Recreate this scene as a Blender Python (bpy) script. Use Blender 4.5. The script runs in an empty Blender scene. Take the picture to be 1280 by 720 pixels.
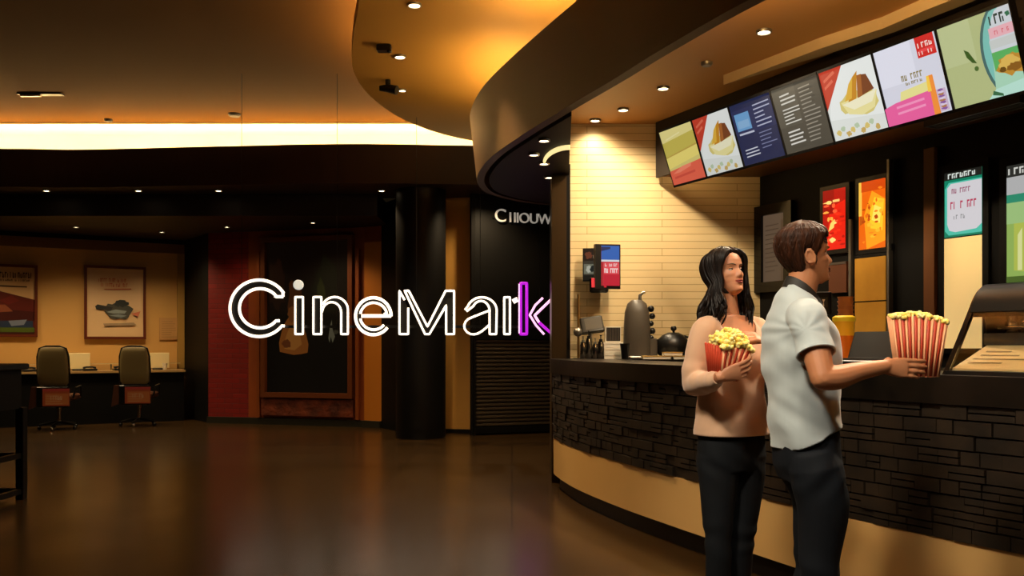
import bpy, bmesh, math, random
from math import sin, cos, pi, radians, sqrt, atan2
from mathutils import Vector, Matrix, noise
import numpy as np
random.seed(7)
S = bpy.context.scene
COL = S.collection
V = Vector
CAM_H = 1.35

# ------------------------------------------------------------------ materials
def lin(h):
    if isinstance(h, str):
        h = h.lstrip('#'); c = [int(h[i:i+2], 16)/255 for i in (0, 2, 4)]
    else: c = list(h)
    return tuple((x/12.92 if x <= .04045 else ((x+.055)/1.055)**2.4) for x in c[:3]) + (1,)
_m = {}
def mat(name, col='#808080', rough=.5, metal=0, es=0, ecol=None, bump=None, var=None, spec=.5, trans=0, ior=1.45, sss=0, sheen=0, coat=0):
    if name in _m: return _m[name]
    m = bpy.data.materials.new(name); m.use_nodes = True; _m[name] = m
    nt = m.node_tree; b = nt.nodes['Principled BSDF']
    c = lin(col)
    b.inputs['Base Color'].default_value = c
    b.inputs['Roughness'].default_value = rough
    b.inputs['Metallic'].default_value = metal
    b.inputs['Specular IOR Level'].default_value = spec
    b.inputs['IOR'].default_value = ior
    b.inputs['Transmission Weight'].default_value = trans
    b.inputs['Sheen Weight'].default_value = sheen
    b.inputs['Coat Weight'].default_value = coat
    if sss:
        b.inputs['Subsurface Weight'].default_value = sss
        b.inputs['Subsurface Radius'].default_value = (.012, .005, .003)
        b.inputs['Subsurface Scale'].default_value = 1
    if es:
        b.inputs['Emission Color'].default_value = lin(ecol or col)
        b.inputs['Emission Strength'].default_value = es
    if bump or var:
        tc = nt.nodes.new('ShaderNodeTexCoord')
        if bump:
            n = nt.nodes.new('ShaderNodeTexNoise'); n.inputs['Scale'].default_value = bump[0]; n.inputs['Detail'].default_value = 4
            bp = nt.nodes.new('ShaderNodeBump'); bp.inputs['Strength'].default_value = bump[1]; bp.inputs['Distance'].default_value = bump[2] if len(bump) > 2 else .01
            nt.links.new(tc.outputs['Object'], n.inputs['Vector'])
            nt.links.new(n.outputs['Fac'], bp.inputs['Height']); nt.links.new(bp.outputs['Normal'], b.inputs['Normal'])
        if var:
            n = nt.nodes.new('ShaderNodeTexNoise'); n.inputs['Scale'].default_value = var[0]; n.inputs['Detail'].default_value = 5
            mp = nt.nodes.new('ShaderNodeMapping')
            if len(var) > 2: mp.inputs['Scale'].default_value = var[2]
            cr = nt.nodes.new('ShaderNodeValToRGB')
            cr.color_ramp.elements[0].position = .35; cr.color_ramp.elements[1].position = .65
            cr.color_ramp.elements[0].color = c; cr.color_ramp.elements[1].color = lin(var[1])
            nt.links.new(tc.outputs['Object'], mp.inputs['Vector']); nt.links.new(mp.outputs['Vector'], n.inputs['Vector'])
            nt.links.new(n.outputs['Fac'], cr.inputs['Fac']); nt.links.new(cr.outputs['Color'], b.inputs['Base Color'])
            if es: nt.links.new(cr.outputs['Color'], b.inputs['Emission Color'])
    return m

def brickmat(name, c1, c2, mortar, bw, rh, ms, axes='XZ', rough=.45, bumps=.35, offset=.5, spec=.5):
    m = bpy.data.materials.new(name); m.use_nodes = True; nt = m.node_tree; b = nt.nodes['Principled BSDF']
    tc = nt.nodes.new('ShaderNodeTexCoord'); sp = nt.nodes.new('ShaderNodeSeparateXYZ'); cb = nt.nodes.new('ShaderNodeCombineXYZ')
    nt.links.new(tc.outputs['Object'], sp.inputs[0])
    nt.links.new(sp.outputs[axes[0]], cb.inputs[0]); nt.links.new(sp.outputs[axes[1]], cb.inputs[1])
    br = nt.nodes.new('ShaderNodeTexBrick'); br.inputs['Scale'].default_value = 1
    br.inputs['Brick Width'].default_value = bw; br.inputs['Row Height'].default_value = rh; br.inputs['Mortar Size'].default_value = ms
    br.inputs['Mortar Smooth'].default_value = .2; br.offset = offset
    br.inputs['Color1'].default_value = lin(c1); br.inputs['Color2'].default_value = lin(c2); br.inputs['Mortar'].default_value = lin(mortar)
    nt.links.new(cb.outputs[0], br.inputs['Vector']); nt.links.new(br.outputs['Color'], b.inputs['Base Color'])
    bp = nt.nodes.new('ShaderNodeBump'); bp.inputs['Strength'].default_value = bumps; bp.inputs['Distance'].default_value = .01; bp.invert = True
    nt.links.new(br.outputs['Fac'], bp.inputs['Height']); nt.links.new(bp.outputs['Normal'], b.inputs['Normal'])
    b.inputs['Roughness'].default_value = rough; b.inputs['Specular IOR Level'].default_value = spec
    return m

# ------------------------------------------------------------------ mesh builder
class MB:
    def __init__(s): s.v = []; s.f = []; s.mi = []; s.cur = 0
    def add(s, vs, fs, mi=None):
        o = len(s.v); s.v += [tuple(v) for v in vs]
        for f in fs: s.f.append(tuple(i+o for i in f)); s.mi.append(s.cur if mi is None else mi)
        return s
    def box(s, x0, x1, y0, y1, z0, z1, mi=None, M=None):
        vs = [V((x, y, z)) for z in (z0, z1) for y in (y0, y1) for x in (x0, x1)]
        if M: vs = [M @ v for v in vs]
        return s.add(vs, [(0, 2, 3, 1), (4, 5, 7, 6), (0, 1, 5, 4), (2, 6, 7, 3), (0, 4, 6, 2), (1, 3, 7, 5)], mi)
    def bbox(s, x0, x1, y0, y1, z0, z1, r=.01, mi=None, M=None, seg=3):
        "box with rounded vertical edges and chamfered top"
        pts = []
        for cx, cy, a0 in ((x1-r, y1-r, 0), (x0+r, y1-r, pi/2), (x0+r, y0+r, pi), (x1-r, y0+r, 1.5*pi)):
            for k in range(seg+1):
                a = a0+k*pi/2/seg; pts.append((cx+r*cos(a), cy+r*sin(a)))
        cx, cy = (x0+x1)/2, (y0+y1)/2; e = r*.45
        def sh(d): return [(cx+(p[0]-cx)*(1-d/max(1e-6, (x1-x0)/2)), cy+(p[1]-cy)*(1-d/max(1e-6, (y1-y0)/2))) for p in pts]
        rings = [[(p[0], p[1], z) for p in sh(d)] for d, z in ((e, z0), (0, z0+e), (0, z1-e), (e, z1))]
        if M: rings = [[M @ V(p) for p in r_] for r_ in rings]
        return s.loft(rings, mi=mi)
    def loft(s, rings, close=True, caps=True, mi=None):
        n = len(rings[0]); vs = [p for r in rings for p in r]; fs = []
        for k in range(len(rings)-1):
            for i in range(n if close else n-1):
                j = (i+1) % n; fs.append((k*n+i, k*n+j, (k+1)*n+j, (k+1)*n+i))
        if caps:
            fs.append(tuple(range(n-1, -1, -1))); fs.append(tuple((len(rings)-1)*n+i for i in range(n)))
        return s.add(vs, fs, mi)
    def lathe(s, prof, c=(0, 0, 0), n=24, mi=None, M=None):
        rings = []
        for r, z in prof:
            ring = [V((max(r, 1e-4)*cos(2*pi*i/n), max(r, 1e-4)*sin(2*pi*i/n), z)) for i in range(n)]
            if M: ring = [M @ p for p in ring]
            rings.append([p+V(c) for p in ring])
        return s.loft(rings, mi=mi)
    def cyl(s, c, r, z0, z1, n=24, mi=None): return s.lathe([(r, z0), (r, z1)], c, n, mi)
    def tube(s, pts, rad, n=8, mi=None, closed=False, flat=1.0, up=None):
        pts = [V(p) for p in pts]; m = len(pts)
        if not hasattr(rad, '__len__'): rad = [rad]*m
        rings = []; prev = None
        for i, p in enumerate(pts):
            if closed: t = pts[(i+1) % m]-pts[i-1]
            else: t = pts[min(i+1, m-1)]-pts[max(i-1, 0)]
            t.normalize()
            if prev is None:
                a = V(up) if up else (V((0, 0, 1)) if abs(t.z) < .9 else V((1, 0, 0)))
                u = (a-t*a.dot(t)).normalized()
            else:
                u = (prev-t*prev.dot(t)); u = u.normalized() if u.length > 1e-6 else prev
            prev = u; w = t.cross(u)
            rings.append([p+(u*cos(2*pi*k/n)+w*sin(2*pi*k/n)*flat)*rad[i] for k in range(n)])
        if closed:
            o = len(s.v); vs = [p for r in rings for p in r]
            fs = [(k*n+i, k*n+(i+1) % n, ((k+1) % m)*n+(i+1) % n, ((k+1) % m)*n+i) for k in range(m) for i in range(n)]
            return s.add(vs, fs, mi)
        return s.loft(rings, mi=mi)
    def prism(s, poly, z0, z1, mi=None, M=None):
        n = len(poly); vs = [V((p[0], p[1], z0)) for p in poly]+[V((p[0], p[1], z1)) for p in poly]
        if M: vs = [M @ v for v in vs]
        return s.add(vs, [tuple(range(n-1, -1, -1)), tuple(range(n, 2*n))]+[(i, (i+1) % n, n+(i+1) % n, n+i) for i in range(n)], mi)
    def prismY(s, poly, y0, y1, mi=None, M=None):
        "polygon in the XZ plane, extruded along Y"
        n = len(poly); vs = [V((p[0], y0, p[1])) for p in poly]+[V((p[0], y1, p[1])) for p in poly]
        if M: vs = [M @ v for v in vs]
        return s.add(vs, [tuple(range(n)), tuple(range(2*n-1, n-1, -1))]+[(i, n+i, n+(i+1) % n, (i+1) % n) for i in range(n)], mi)
    def ball(s, c, r, n=12, mi=None, M=None, sc=(1, 1, 1)):
        rings = []
        for k in range(1, n):
            a = pi*k/n
            ring = [V((sin(a)*cos(2*pi*i/n)*r*sc[0], sin(a)*sin(2*pi*i/n)*r*sc[1], -cos(a)*r*sc[2])) for i in range(n)]
            if M: ring = [M @ p for p in ring]
            rings.append([p+V(c) for p in ring])
        return s.loft(rings, mi=mi)

def wloc(o):
    l = V((0, 0, 0))
    while o: l += o.location; o = o.parent
    return l
def link(name, me, parent=None):
    o = bpy.data.objects.new(name, me); COL.objects.link(o)
    if parent: o.parent = parent
    return o
def obj(name, mb, mats, parent=None, world=False, smooth=False, loc=None):
    me = bpy.data.meshes.new(name)
    vs = mb.v
    if world and parent:
        L = wloc(parent); vs = [(v[0]-L.x, v[1]-L.y, v[2]-L.z) for v in vs]
    me.from_pydata(vs, [], mb.f)
    if not isinstance(mats, (list, tuple)): mats = [mats]
    for m in mats: me.materials.append(m)
    me.polygons.foreach_set('material_index', mb.mi)
    me.update()
    bm = bmesh.new(); bm.from_mesh(me); bmesh.ops.recalc_face_normals(bm, faces=bm.faces); bm.to_mesh(me); bm.free()
    if smooth:
        me.polygons.foreach_set('use_smooth', [True]*len(me.polygons))
        if smooth != 'all': me.set_sharp_from_angle(angle=radians(40))
    o = link(name, me, parent)
    if loc: o.location = loc
    return o
def thing(name, label, cat, loc=(0, 0, 0), rz=0, group=None, rx=0):
    o = link(name, None); o.location = loc; o.rotation_euler = (rx, 0, rz); o.empty_display_size = .1
    return tag(o, label, cat, group)
def tag(o, label, cat, group=None, kind=None):
    o['label'] = label; o['category'] = cat
    if group: o['group'] = group
    if kind: o['kind'] = kind
    return o
def struct(name, mb, m, label=None, smooth=False):
    o = obj(name, mb, m, smooth=smooth); o['kind'] = 'structure'
    if label: o['label'] = label; o['category'] = 'building'
    return o
def centred(name, mb, m, label, cat, group=None, smooth=False, base=None):
    "a one-mesh thing with its origin at its base"
    xs = [v[0] for v in mb.v]; ys = [v[1] for v in mb.v]; zs = [v[2] for v in mb.v]
    L = base or ((min(xs)+max(xs))/2, (min(ys)+max(ys))/2, min(zs))
    mb.v = [(v[0]-L[0], v[1]-L[1], v[2]-L[2]) for v in mb.v]
    o = obj(name, mb, m, smooth=smooth, loc=L); return tag(o, label, cat, group)

def at(px, py, Y): return V(((px-640)/1100*Y, Y, CAM_H+(430-py)/1100*Y))

def catmull(P, k=8):
    P = [V(p) for p in P]; out = []
    for i in range(len(P)-1):
        p0 = P[max(i-1, 0)]; p1 = P[i]; p2 = P[i+1]; p3 = P[min(i+2, len(P)-1)]
        for j in range(k):
            t = j/k
            out.append(.5*((2*p1)+(p2-p0)*t+(2*p0-5*p1+4*p2-p3)*t*t+(3*p1-p0-3*p2+p3)*t**3))
    out.append(P[-1]); return out
def resample(P, step):
    out = [P[0]]; d = 0
    for a, b in zip(P[:-1], P[1:]):
        L = (b-a).length; t = step-d
        while t <= L: out.append(a+(b-a)*(t/L)); t += step
        d = (d+L) % step
    return out
def offset2(P, d):
    out = []
    for i, p in enumerate(P):
        t = P[min(i+1, len(P)-1)]-P[max(i-1, 0)]; t = V((t.x, t.y, 0)).normalized()
        out.append(V((p.x+t.y*d, p.y-t.x*d, 0)))
    return out
def strip(mb, P, d0, d1, z0, z1, mi=None, top_d=0):
    A = offset2(P, d0); B = offset2(P, d1); A2 = offset2(P, d0+top_d); B2 = offset2(P, d1+top_d)
    rings = [[(a.x, a.y, z0), (b.x, b.y, z0), (b2.x, b2.y, z1), (a2.x, a2.y, z1)] for a, b, a2, b2 in zip(A, B, A2, B2)]
    return mb.loft(rings, mi=mi)

# ------------------------------------------------------------------ camera
cd = bpy.data.cameras.new('camera'); cam = bpy.data.objects.new('camera', cd); COL.objects.link(cam)
cam.location = (0, 0, CAM_H); cam.rotation_euler = (pi/2, 0, 0)
cd.sensor_width = 36; cd.lens = 1100/1280*36; cd.shift_y = 70/1280; cd.clip_end = 100
S.camera = cam
S.view_settings.view_transform = 'Standard'; S.view_settings.look = 'None'; S.view_settings.gamma = 1
S.view_settings.exposure = 0
w = bpy.data.worlds.new('world'); S.world = w; w.use_nodes = True
w.node_tree.nodes['Background'].inputs[0].default_value = (.02, .013, .006, 1); w.node_tree.nodes['Background'].inputs[1].default_value = .3

# ------------------------------------------------------------------ shared materials
WARM = (1.0, .83, .55)
M_ceil = mat('ceiling_paint', '#4e310d', .8, spec=.05)
M_cloud = mat('cloud_ceiling_paint', '#a47a38', .7, spec=.1)
M_fascia = mat('bronze_fascia', '#54391a', .5, .1)
M_black = mat('black_paint', '#070605', .6, var=(2, '#0b0907'), spec=.2)
M_dark = mat('dark_brown_paint', '#1c120a', .6)
M_soff = mat('dark_soffit', '#1c120a', .6, spec=.2)
M_cream = mat('cream_plaster', '#cc9c58', .6, bump=(6, .08))
M_boothceil = mat('booth_ceiling_paint', '#c8904a', .5)
M_slab = mat('black_stone_worktop', '#0e0b08', .3, spec=.35, var=(9, '#17120d'))
M_tan = mat('tan_laminate', '#d4a868', .35, var=(.8, '#cca060'))
M_kick = mat('kick_plate', '#0e0a07', .35)
M_brickdark = mat('dark_ledger_brick', '#1a130b', .55, var=(7, '#2a1f13'), spec=.35, bump=(30, .5, .004))
M_mortar = mat('dark_mortar', '#120d08', .8)
M_chrome = mat('chrome', '#c8c4bc', .18, 1)
M_steel = mat('brushed_steel', '#9a948a', .35, .9)
M_blk = mat('black_plastic', '#0d0c0b', .35)
M_blkg = mat('black_gloss', '#080808', .12)
M_glass = mat('clear_glass', '#ffffff', .02, trans=1, ior=1.45)
M_white = mat('white_card', '#e8dfcc', .6)
M_strip = mat('cove_light', '#ffd9a0', es=1, ecol=WARM)

# ------------------------------------------------------------------ floor
def floor_mat():
    m = brickmat('polished_floor', '#38260f', '#33220e', '#24180b', 1.2, 1.2, .008, 'XY', .28, .08, 0, .5)
    nt = m.node_tree; b = nt.nodes['Principled BSDF']
    tc = nt.nodes.new('ShaderNodeTexCoord'); n = nt.nodes.new('ShaderNodeTexNoise'); n.inputs['Scale'].default_value = 1.3; n.inputs['Detail'].default_value = 5
    mr = nt.nodes.new('ShaderNodeMapRange'); mr.inputs[3].default_value = .20; mr.inputs[4].default_value = .27
    nt.links.new(tc.outputs['Object'], n.inputs['Vector']); nt.links.new(n.outputs['Fac'], mr.inputs[0]); nt.links.new(mr.outputs[0], b.inputs['Roughness'])
    return m
struct('floor', MB().box(-12, 7, -4, 17.2, -.1, 0), floor_mat())
struct('ceiling', MB().box(-12, 7, -4, 14.3, 4.75, 4.85), M_ceil)
struct('wall_left', MB().box(-12.1, -12, -4, 17.2, 0, 4.85), M_dark)
struct('wall_right', MB().box(7, 7.1, -4, 17.2, 0, 4.85), M_dark)
struct('wall_front', MB().box(-12.1, 7.1, -4.1, -4, 0, 4.85), M_dark)

# header with cove above it
hd = catmull([(-12, 12.7, 0), (-9.5, 12.6, 0), (-7.2, 12.44, 0), (-6.1, 12.49, 0), (-4.2, 12.3, 0), (-2.3, 12.14, 0), (-.6, 12.24, 0), (2, 12.4, 0), (7, 12.5, 0)], 6)
mb = MB(); poly = [(p.x, p.y) for p in hd]+[(7, 13.4), (-12, 13.4)]
mb.prism(poly, 3.57, 4.02)
lip = [(p.x, p.y) for p in hd]+[(p.x, p.y+.06) for p in reversed(hd)]
mb.prism(lip, 4.02, 4.11)
struct('trim_1', mb, mat('header_paint', '#2a1508', .6), 'dark curved header along the back of the lobby below the glowing cove')
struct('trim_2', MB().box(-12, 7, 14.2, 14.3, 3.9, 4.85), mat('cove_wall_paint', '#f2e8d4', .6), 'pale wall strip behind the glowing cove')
struct('trim_21', MB().box(-12, 7, 13.5, 14.2, 4.725, 4.75), mat('cove_wall_paint'), 'pale strip on the ceiling edge with the glow of the cove put into its colour')  # pale colour paints the cove's glow further onto the dark ceiling
struct('trim_3', MB().box(-12, 7, 13.3, 14.3, 3.9, 4.02), M_ceil, 'cove shelf above the header')
struct('trim_4', MB().box(-12, -2.0, 13.05, 17.2, 3.25, 3.60), mat('header_red_brown', '#1a0c06', .6), 'dark lower ceiling over the seating counter')

# ------------------------------------------------------------------ left poster wall  (recedes to the right)
A = V((-12, 12.85, 0)); B = V((-6.04, 16.2, 0))
def wallbox(a, b, z0, z1, t=.1, out=0):
    d = (b-a).normalized(); n = V((-d.y, d.x, 0))
    a = a-n*out; b = b-n*out
    return [(a.x, a.y), (b.x, b.y), ((b+n*t).x, (b+n*t).y), ((a+n*t).x, (a+n*t).y)], z0, z1
def wallseg(name, a, b, z0, z1, m, label=None, t=.1, out=0):
    p, q, r = wallbox(V(a), V(b), z0, z1, t, out); return struct(name, MB().prism(p, q, r), m, label)
wallseg('wall_back_left', A, B, 0, 3.6, M_cream, t=.15)
wallseg('trim_5', A, B, 3.0, 3.17, mat('valance_wood', '#7a5428', .5), 'brown wooden valance above the framed pictures', .06, .06)
wallseg('trim_6', A, B, 3.17, 3.3, M_black, 'black band over the valance', .06, .07)
dA = (B-A).normalized()
wallseg('wall_back_pier', B-V((dA.x, dA.y, 0))*.0, (-5.2, 15.07, 0), 0, 3.6, M_black, t=.15)
# red wall
M_red = brickmat('red_brick', '#8a1006', '#7c0e05', '#5a0a04', .28, .085, .005, 'XZ', .6, .4)
M_orange = mat('orange_plaster', '#9a4a14', .6, var=(1.5, '#823a10'))
M_orange2 = mat('bright_orange_panel', '#c87822', .55)
R0 = V((-5.2, 15.07, 0)); R1 = V((-4.46, 14.9, 0)); R2 = V((-2.4, 14.3, 0)); R3 = V((-2.1, 14.15, 0))
wallseg('wall_back_red', R0, R1, 0, 3.4, M_red, t=.2)
wallseg('wall_back_orange', R1, R2, 0, 3.4, M_orange, t=.2)
wallseg('trim_7', R2, R3, 0, 3.0, M_orange2, 'bright orange wall strip at the right end of the red wall', .2)
wallseg('trim_18', R2, R3, 3.0, 3.4, M_orange, 'brown wall above the orange strip', .2)
mb = MB()
for a, b in ((R0, R1), (R1, R2), (R2, R3)):
    p, q, r = wallbox(a, b, 0, .11, .05, .05); mb.prism(p, q, r)
struct('baseboard_back', mb, mat('grey_baseboard', '#2c2a22', .3))
wallseg('wall_back_side', R3, (-1.55, 13.2, 0), 0, 3.6, M_black, t=.2)
# brown panel with rough stone picture below the window
wallseg('wall_back_strip', (-1.55, 13.5, 0), (-.56, 13.3, 0), .06, 3.6, mat('gold_plaster', '#c08c40', .55, bump=(5, .08)), t=.15)
wallseg('baseboard_centre', (-1.55, 13.5, 0), (-.56, 13.3, 0), 0, .06, M_black, t=.1, out=.02)
W0 = V((-.56, 13.0, 0)); W1 = V((5.0, 15.0, 0))
wallseg('wall_back_right', W0, W1, 0, 3.7, M_black, t=.2)
struct('trim_8', MB().box(-.60, -.54, 13.0, 13.4, 0, 3.6), M_black, 'narrow black return beside the gold wall strip')
# round column
struct('trim_9', MB().cyl((-1.32, 12.75, 0), .36, 0, 3.58, 40), mat('black_column', '#0c0907', .5, spec=.3), 'round black column', smooth=True)

# ------------------------------------------------------------------ cloud ceiling
cl = catmull([(3.0, .5, 0), (1.2, 1.6, 0), (-.1, 3.2, 0), (-.85, 5.0, 0), (-1.12, 6.3, 0), (-1.27, 7.3, 0), (-1.49, 8.25, 0), (-1.66, 9.25, 0), (-1.60, 10.3, 0), (-1.28, 11.4, 0), (-.60, 12.3, 0), (.6, 12.9, 0)], 8)
poly = [(p.x, p.y) for p in cl]+[(6.9, 12.9), (6.9, .5)]
struct('trim_10', MB().prism(poly, 4.2, 4.34), M_cloud, 'curved dropped ceiling panel over the middle of the lobby')
# strips
def cove(name, P, z, wdt, label, es, seg=1.0, skip=()):
    "run of lamps made of separate tubes laid end to end, one fixture"
    R = resample(P, .12); root = thing(name, label, 'light', tuple(R[len(R)//2].xy)+(z,))
    run = int(seg/.12); k = 0
    for i in range(0, len(R)-run, run+1):
        k += 1
        if k in skip: continue
        mb = MB(); strip(mb, R[i:i+run+1], -wdt/2, wdt/2, z+.02, z+.035); ob = obj('lamp', mb, mat('lamp_'+name, '#ffd9a0', es=es, ecol=WARM), root, world=True)
        mb = MB(); strip(mb, R[i:i+run+1], -wdt/2-.01, wdt/2+.01, z, z+.02); obj('tray', mb, M_white, root, world=True)
    return root
E_BACK, E_CLOUD, E_CAN = 130, 28, 230
cove('cove_light', [V((x, 13.5, 0)) for x in np.arange(-11.5, 6.6, .3)], 4.02, .08, 'long hidden strip light glowing above the dark header', E_BACK, 2.2)
cove('cove_light', offset2(cl, .0)and [V((p.x+.22, p.y, 0)) for p in cl[20:-8]], 4.34, .05, 'hidden strip light along the curved dropped ceiling', E_CLOUD, 1.6)

# ------------------------------------------------------------------ canopy over the bar
can = catmull([(4.6, .6, 0), (3.1, 1.8, 0), (2.2, 2.82, 0), (1.62, 3.55, 0), (1.22, 4.22, 0), (.91, 4.95, 0), (.70, 5.52, 0), (.42, 6.24, 0), (.12, 7.06, 0), (-.12, 7.82, 0), (-.26, 8.6, 0), (-.27, 9.2, 0), (-.16, 9.7, 0), (.19, 10.2, 0), (.7, 10.5, 0), (1.6, 10.75, 0), (3, 10.9, 0)], 8)
mb = MB(); strip(mb, can, -.08, 0, 3.0, 3.6, top_d=.0)
# flared outer skin
canf = MB(); strip(canf, can, -.075, 0, 3.0, 3.62, top_d=-.07)
struct('trim_11', canf, M_fascia, 'broad curved bronze fascia of the canopy over the snack bar', smooth=True)
inner = [(p.x, p.y) for p in offset2(can, .05)]
TW = 8.8
split = 56
cut = [i for i, p in enumerate(can) if p.y > 6.24][0]
near = inner[:cut+1]
struct('trim_12', MB().prism(near+[(.57, 8.95), (6.9, 8.95), (6.9, .6)], 3.55, 3.62), M_boothceil, 'tan ceiling inside the snack bar')
far = inner[cut:]
struct('trim_13', MB().prism(far+[(3, 8.95), (.565, 8.95), (.565, 8.8)], 3.0, 3.55), M_soff, 'dark underside of the round canopy end')
struct('trim_14', MB().prism(far+[(3, 8.95), (.565, 8.95)], 3.55, 3.61), M_soff, 'top of the round canopy end')
cove('cove_light', [p for p in offset2(can, .22)][12:-16], 3.62, .05, 'hidden strip light on top of the canopy washing the ceiling above', E_CAN, .7, skip=(9,))

# booth walls
M_tile = brickmat('cream_wall_tile', '#dcc290', '#e2ca9a', '#a88a54', 1.5, .072, .003, 'XZ', .4, .35)
struct('wall_tile', MB().box(.565, 2.50, TW, TW+.15, 0, 3.55), M_tile)
struct('trim_15', MB().box(.385, .53, 8.55, 8.95, 0, 3.0), mat('bronze_pier', '#3a2a16', .3, .3), 'slim bronze pier at the end of the tiled wall')
struct('trim_16', MB().box(.53, .567, 8.56, 8.95, 0, 3.1), M_black, 'black edge strip beside the tiled wall')
TH = radians(-64.4); DX, DY = cos(TH), sin(TH)
BW = V((2.48, 8.8, 0))
Wm = Matrix.Translation(BW) @ Matrix.Rotation(TH, 4, 'Z')
struct('wall_bar', MB().box(0, 7.5, 0, .15, 0, 3.55, M=Wm), M_black)
def sx(px):
    r = (px-640)/1100; return (8.8*r-2.48)/(-DY*r+DX)
def sz(px, py, dy=0):
    s = sx(px); Y = 8.8+DY*s; return 1.35+(430-py)/1100*Y
# bulkhead behind the menu boards
MP = V((1.438, 7.817, 2.75))
mb = MB(); mb.box(-.42, 6.8, -.95, -.0, 3.02, 3.55, M=Wm)
struct('trim_20', MB().box(-.40, 6.8, -.975, -.951, 3.0, 3.55, M=Wm), mat('bulkhead_front', '#1c1008', .6), 'dark front board of the bulkhead above the menu screens')
struct('trim_17', mb, mat('bulkhead_paint', '#6a4420', .5), 'brown bulkhead behind the menu screens')

# added unseen strip under the bulkhead that brightens the tiled wall
cove('added_strip_light', [Wm @ V((x, -.86, 0)) for x in np.arange(-.25, .9, .1)], 2.975, .04, 'unseen strip light added under the bulkhead to brighten the tiled wall', 26, 1.0)
# ------------------------------------------------------------------ snack bar counter
cf = catmull([(.47, 8.53, 0), (.41, 8.4, 0), (.40, 8.15, 0), (.537, 7.39, 0), (.80, 6.55, 0), (1.07, 5.87, 0), (1.20, 5.56, 0), (1.66, 4.52, 0), (2.12, 3.70, 0), (2.75, 2.75, 0), (3.5, 1.8, 0), (4.4, .9, 0)], 8)
ctr = thing('snack_bar_counter', 'long curved snack bar counter with black top, dark brick front and tan band', 'counter', (1.2, 5.6, 0))
mb = MB(); strip(mb, cf, -.62, .03, 1.08, 1.21); mb2 = mb
obj('worktop', mb, M_slab, ctr, world=True)
mb = MB(); strip(mb, cf, -.55, -.03, .12, 1.08); obj('carcass', mb, M_mortar, ctr, world=True)
mb = MB(); strip(mb, cf, -.03, .0, .135, .47); obj('tan_band', mb, M_tan, ctr, world=True, smooth=True)
mb = MB(); strip(mb, cf, -.5, -.06, 0, .135); obj('kick_plate', mb, M_kick, ctr, world=True, smooth=True)
# ledger bricks, rows of uneven lengths following the curve
mb = MB(); D = resample(cf, .01); rows = 9; rh = (1.08-.47)/rows
for r in range(rows):
    i = 2 + random.randint(0, 4)
    while i < len(D)-30:
        L = random.choice((8, 9, 10, 13, 17, 21)); seg = D[i:i+L+1]
        t = (seg[-1]-seg[0]).normalized(); nn = V((t.y, -t.x, 0))
        p = random.uniform(.002, .018)
        zz = .47+r*rh; half = random.random() < .3
        for (za, zb) in (((zz+.0018, zz+rh*.5-.0014), (zz+rh*.5+.0014, zz+rh-.0018)) if half else ((zz+.0018, zz+rh-.0018),)):
            q = p+random.uniform(-.004, .004)
            a, b = seg[0], seg[-1]
            def P(c, d, z): return (c.x+nn.x*d, c.y+nn.y*d, z)
            e = .0025
            mb.add([P(a, -.04, za), P(b, -.04, za), P(b, -.04, zb), P(a, -.04, zb),
                    P(a+t*e, q, za+e), P(b-t*e, q, za+e), P(b-t*e, q, zb-e), P(a+t*e, q, zb-e)],
                   [(0, 3, 2, 1), (4, 5, 6, 7), (0, 1, 5, 4), (1, 2, 6, 5), (2, 3, 7, 6), (3, 0, 4, 7)])
        i += L
obj('brick_facing', mb, M_brickdark, ctr, world=True)
# counter run along the tiled wall
rc = thing('back_counter', 'black topped service counter along the cream tiled wall', 'counter', (1.7, 8.5, 0))
obj('worktop', MB().box(1.06, 2.45, 8.18, 8.795, 1.17, 1.205), M_slab, rc, world=True)
obj('cabinet', MB().box(1.08, 2.42, 8.24, 8.78, 0, 1.17), M_dark, rc, world=True)
rc = thing('back_counter', 'black service counter below the backlit panels behind the bar', 'counter', tuple(Wm @ V((2.0, -.3, 0))), TH)
obj('worktop', MB().box(-1.6, 2.4, -.32, .3, 1.12, 1.17), M_slab, rc)
obj('cabinet', MB().box(-1.56, 2.36, -.28, .28, 0, 1.12), M_dark, rc)

# ------------------------------------------------------------------ pictures made of flat shapes
def E_(c, es): return mat('lit_%s_%g' % (c.strip('#'), es), '#161616', .35, es=es, ecol=c, spec=.3)
def art(name, w, h, shapes, parent=None, es=0, rough=.5, y0=0.0, back=.012):
    "flat picture in local XZ: shapes = [(colour, [(u,v)...])]; front faces -Y"
    mb = MB(); mats = []; names = {}
    for k, (c, poly) in enumerate(shapes):
        if c not in names:
            names[c] = len(mats); mats.append(E_(c, es) if es else mat('print_'+c.strip('#'), c, rough))
        y = y0-.0004*k
        P = [(u*w, v*h) for u, v in poly]
        if k == 0: mb.prismY(P, y, y0+back, names[c])
        else: mb.add([(p[0], y, p[1]) for p in P], [tuple(range(len(P)))], names[c])
    return obj(name, mb, mats, parent)
FULL = [(0, 0), (1, 0), (1, 1), (0, 1)]
def R(u0, v0, u1, v1): return [(u0, v0), (u1, v0), (u1, v1), (u0, v1)]
def ell(cu, cv, ru, rv, n=20, a0=0, a1=2*pi): return [(cu+ru*cos(a0+(a1-a0)*k/n), cv+rv*sin(a0+(a1-a0)*k/n)) for k in range(n)]
def blob(cu, cv, ru, rv, seed, n=18, j=.25):
    r = random.Random(seed); return [(cu+ru*cos(2*pi*k/n)*(1+r.uniform(-j, j)), cv+rv*sin(2*pi*k/n)*(1+r.uniform(-j, j))) for k in range(n)]
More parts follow.
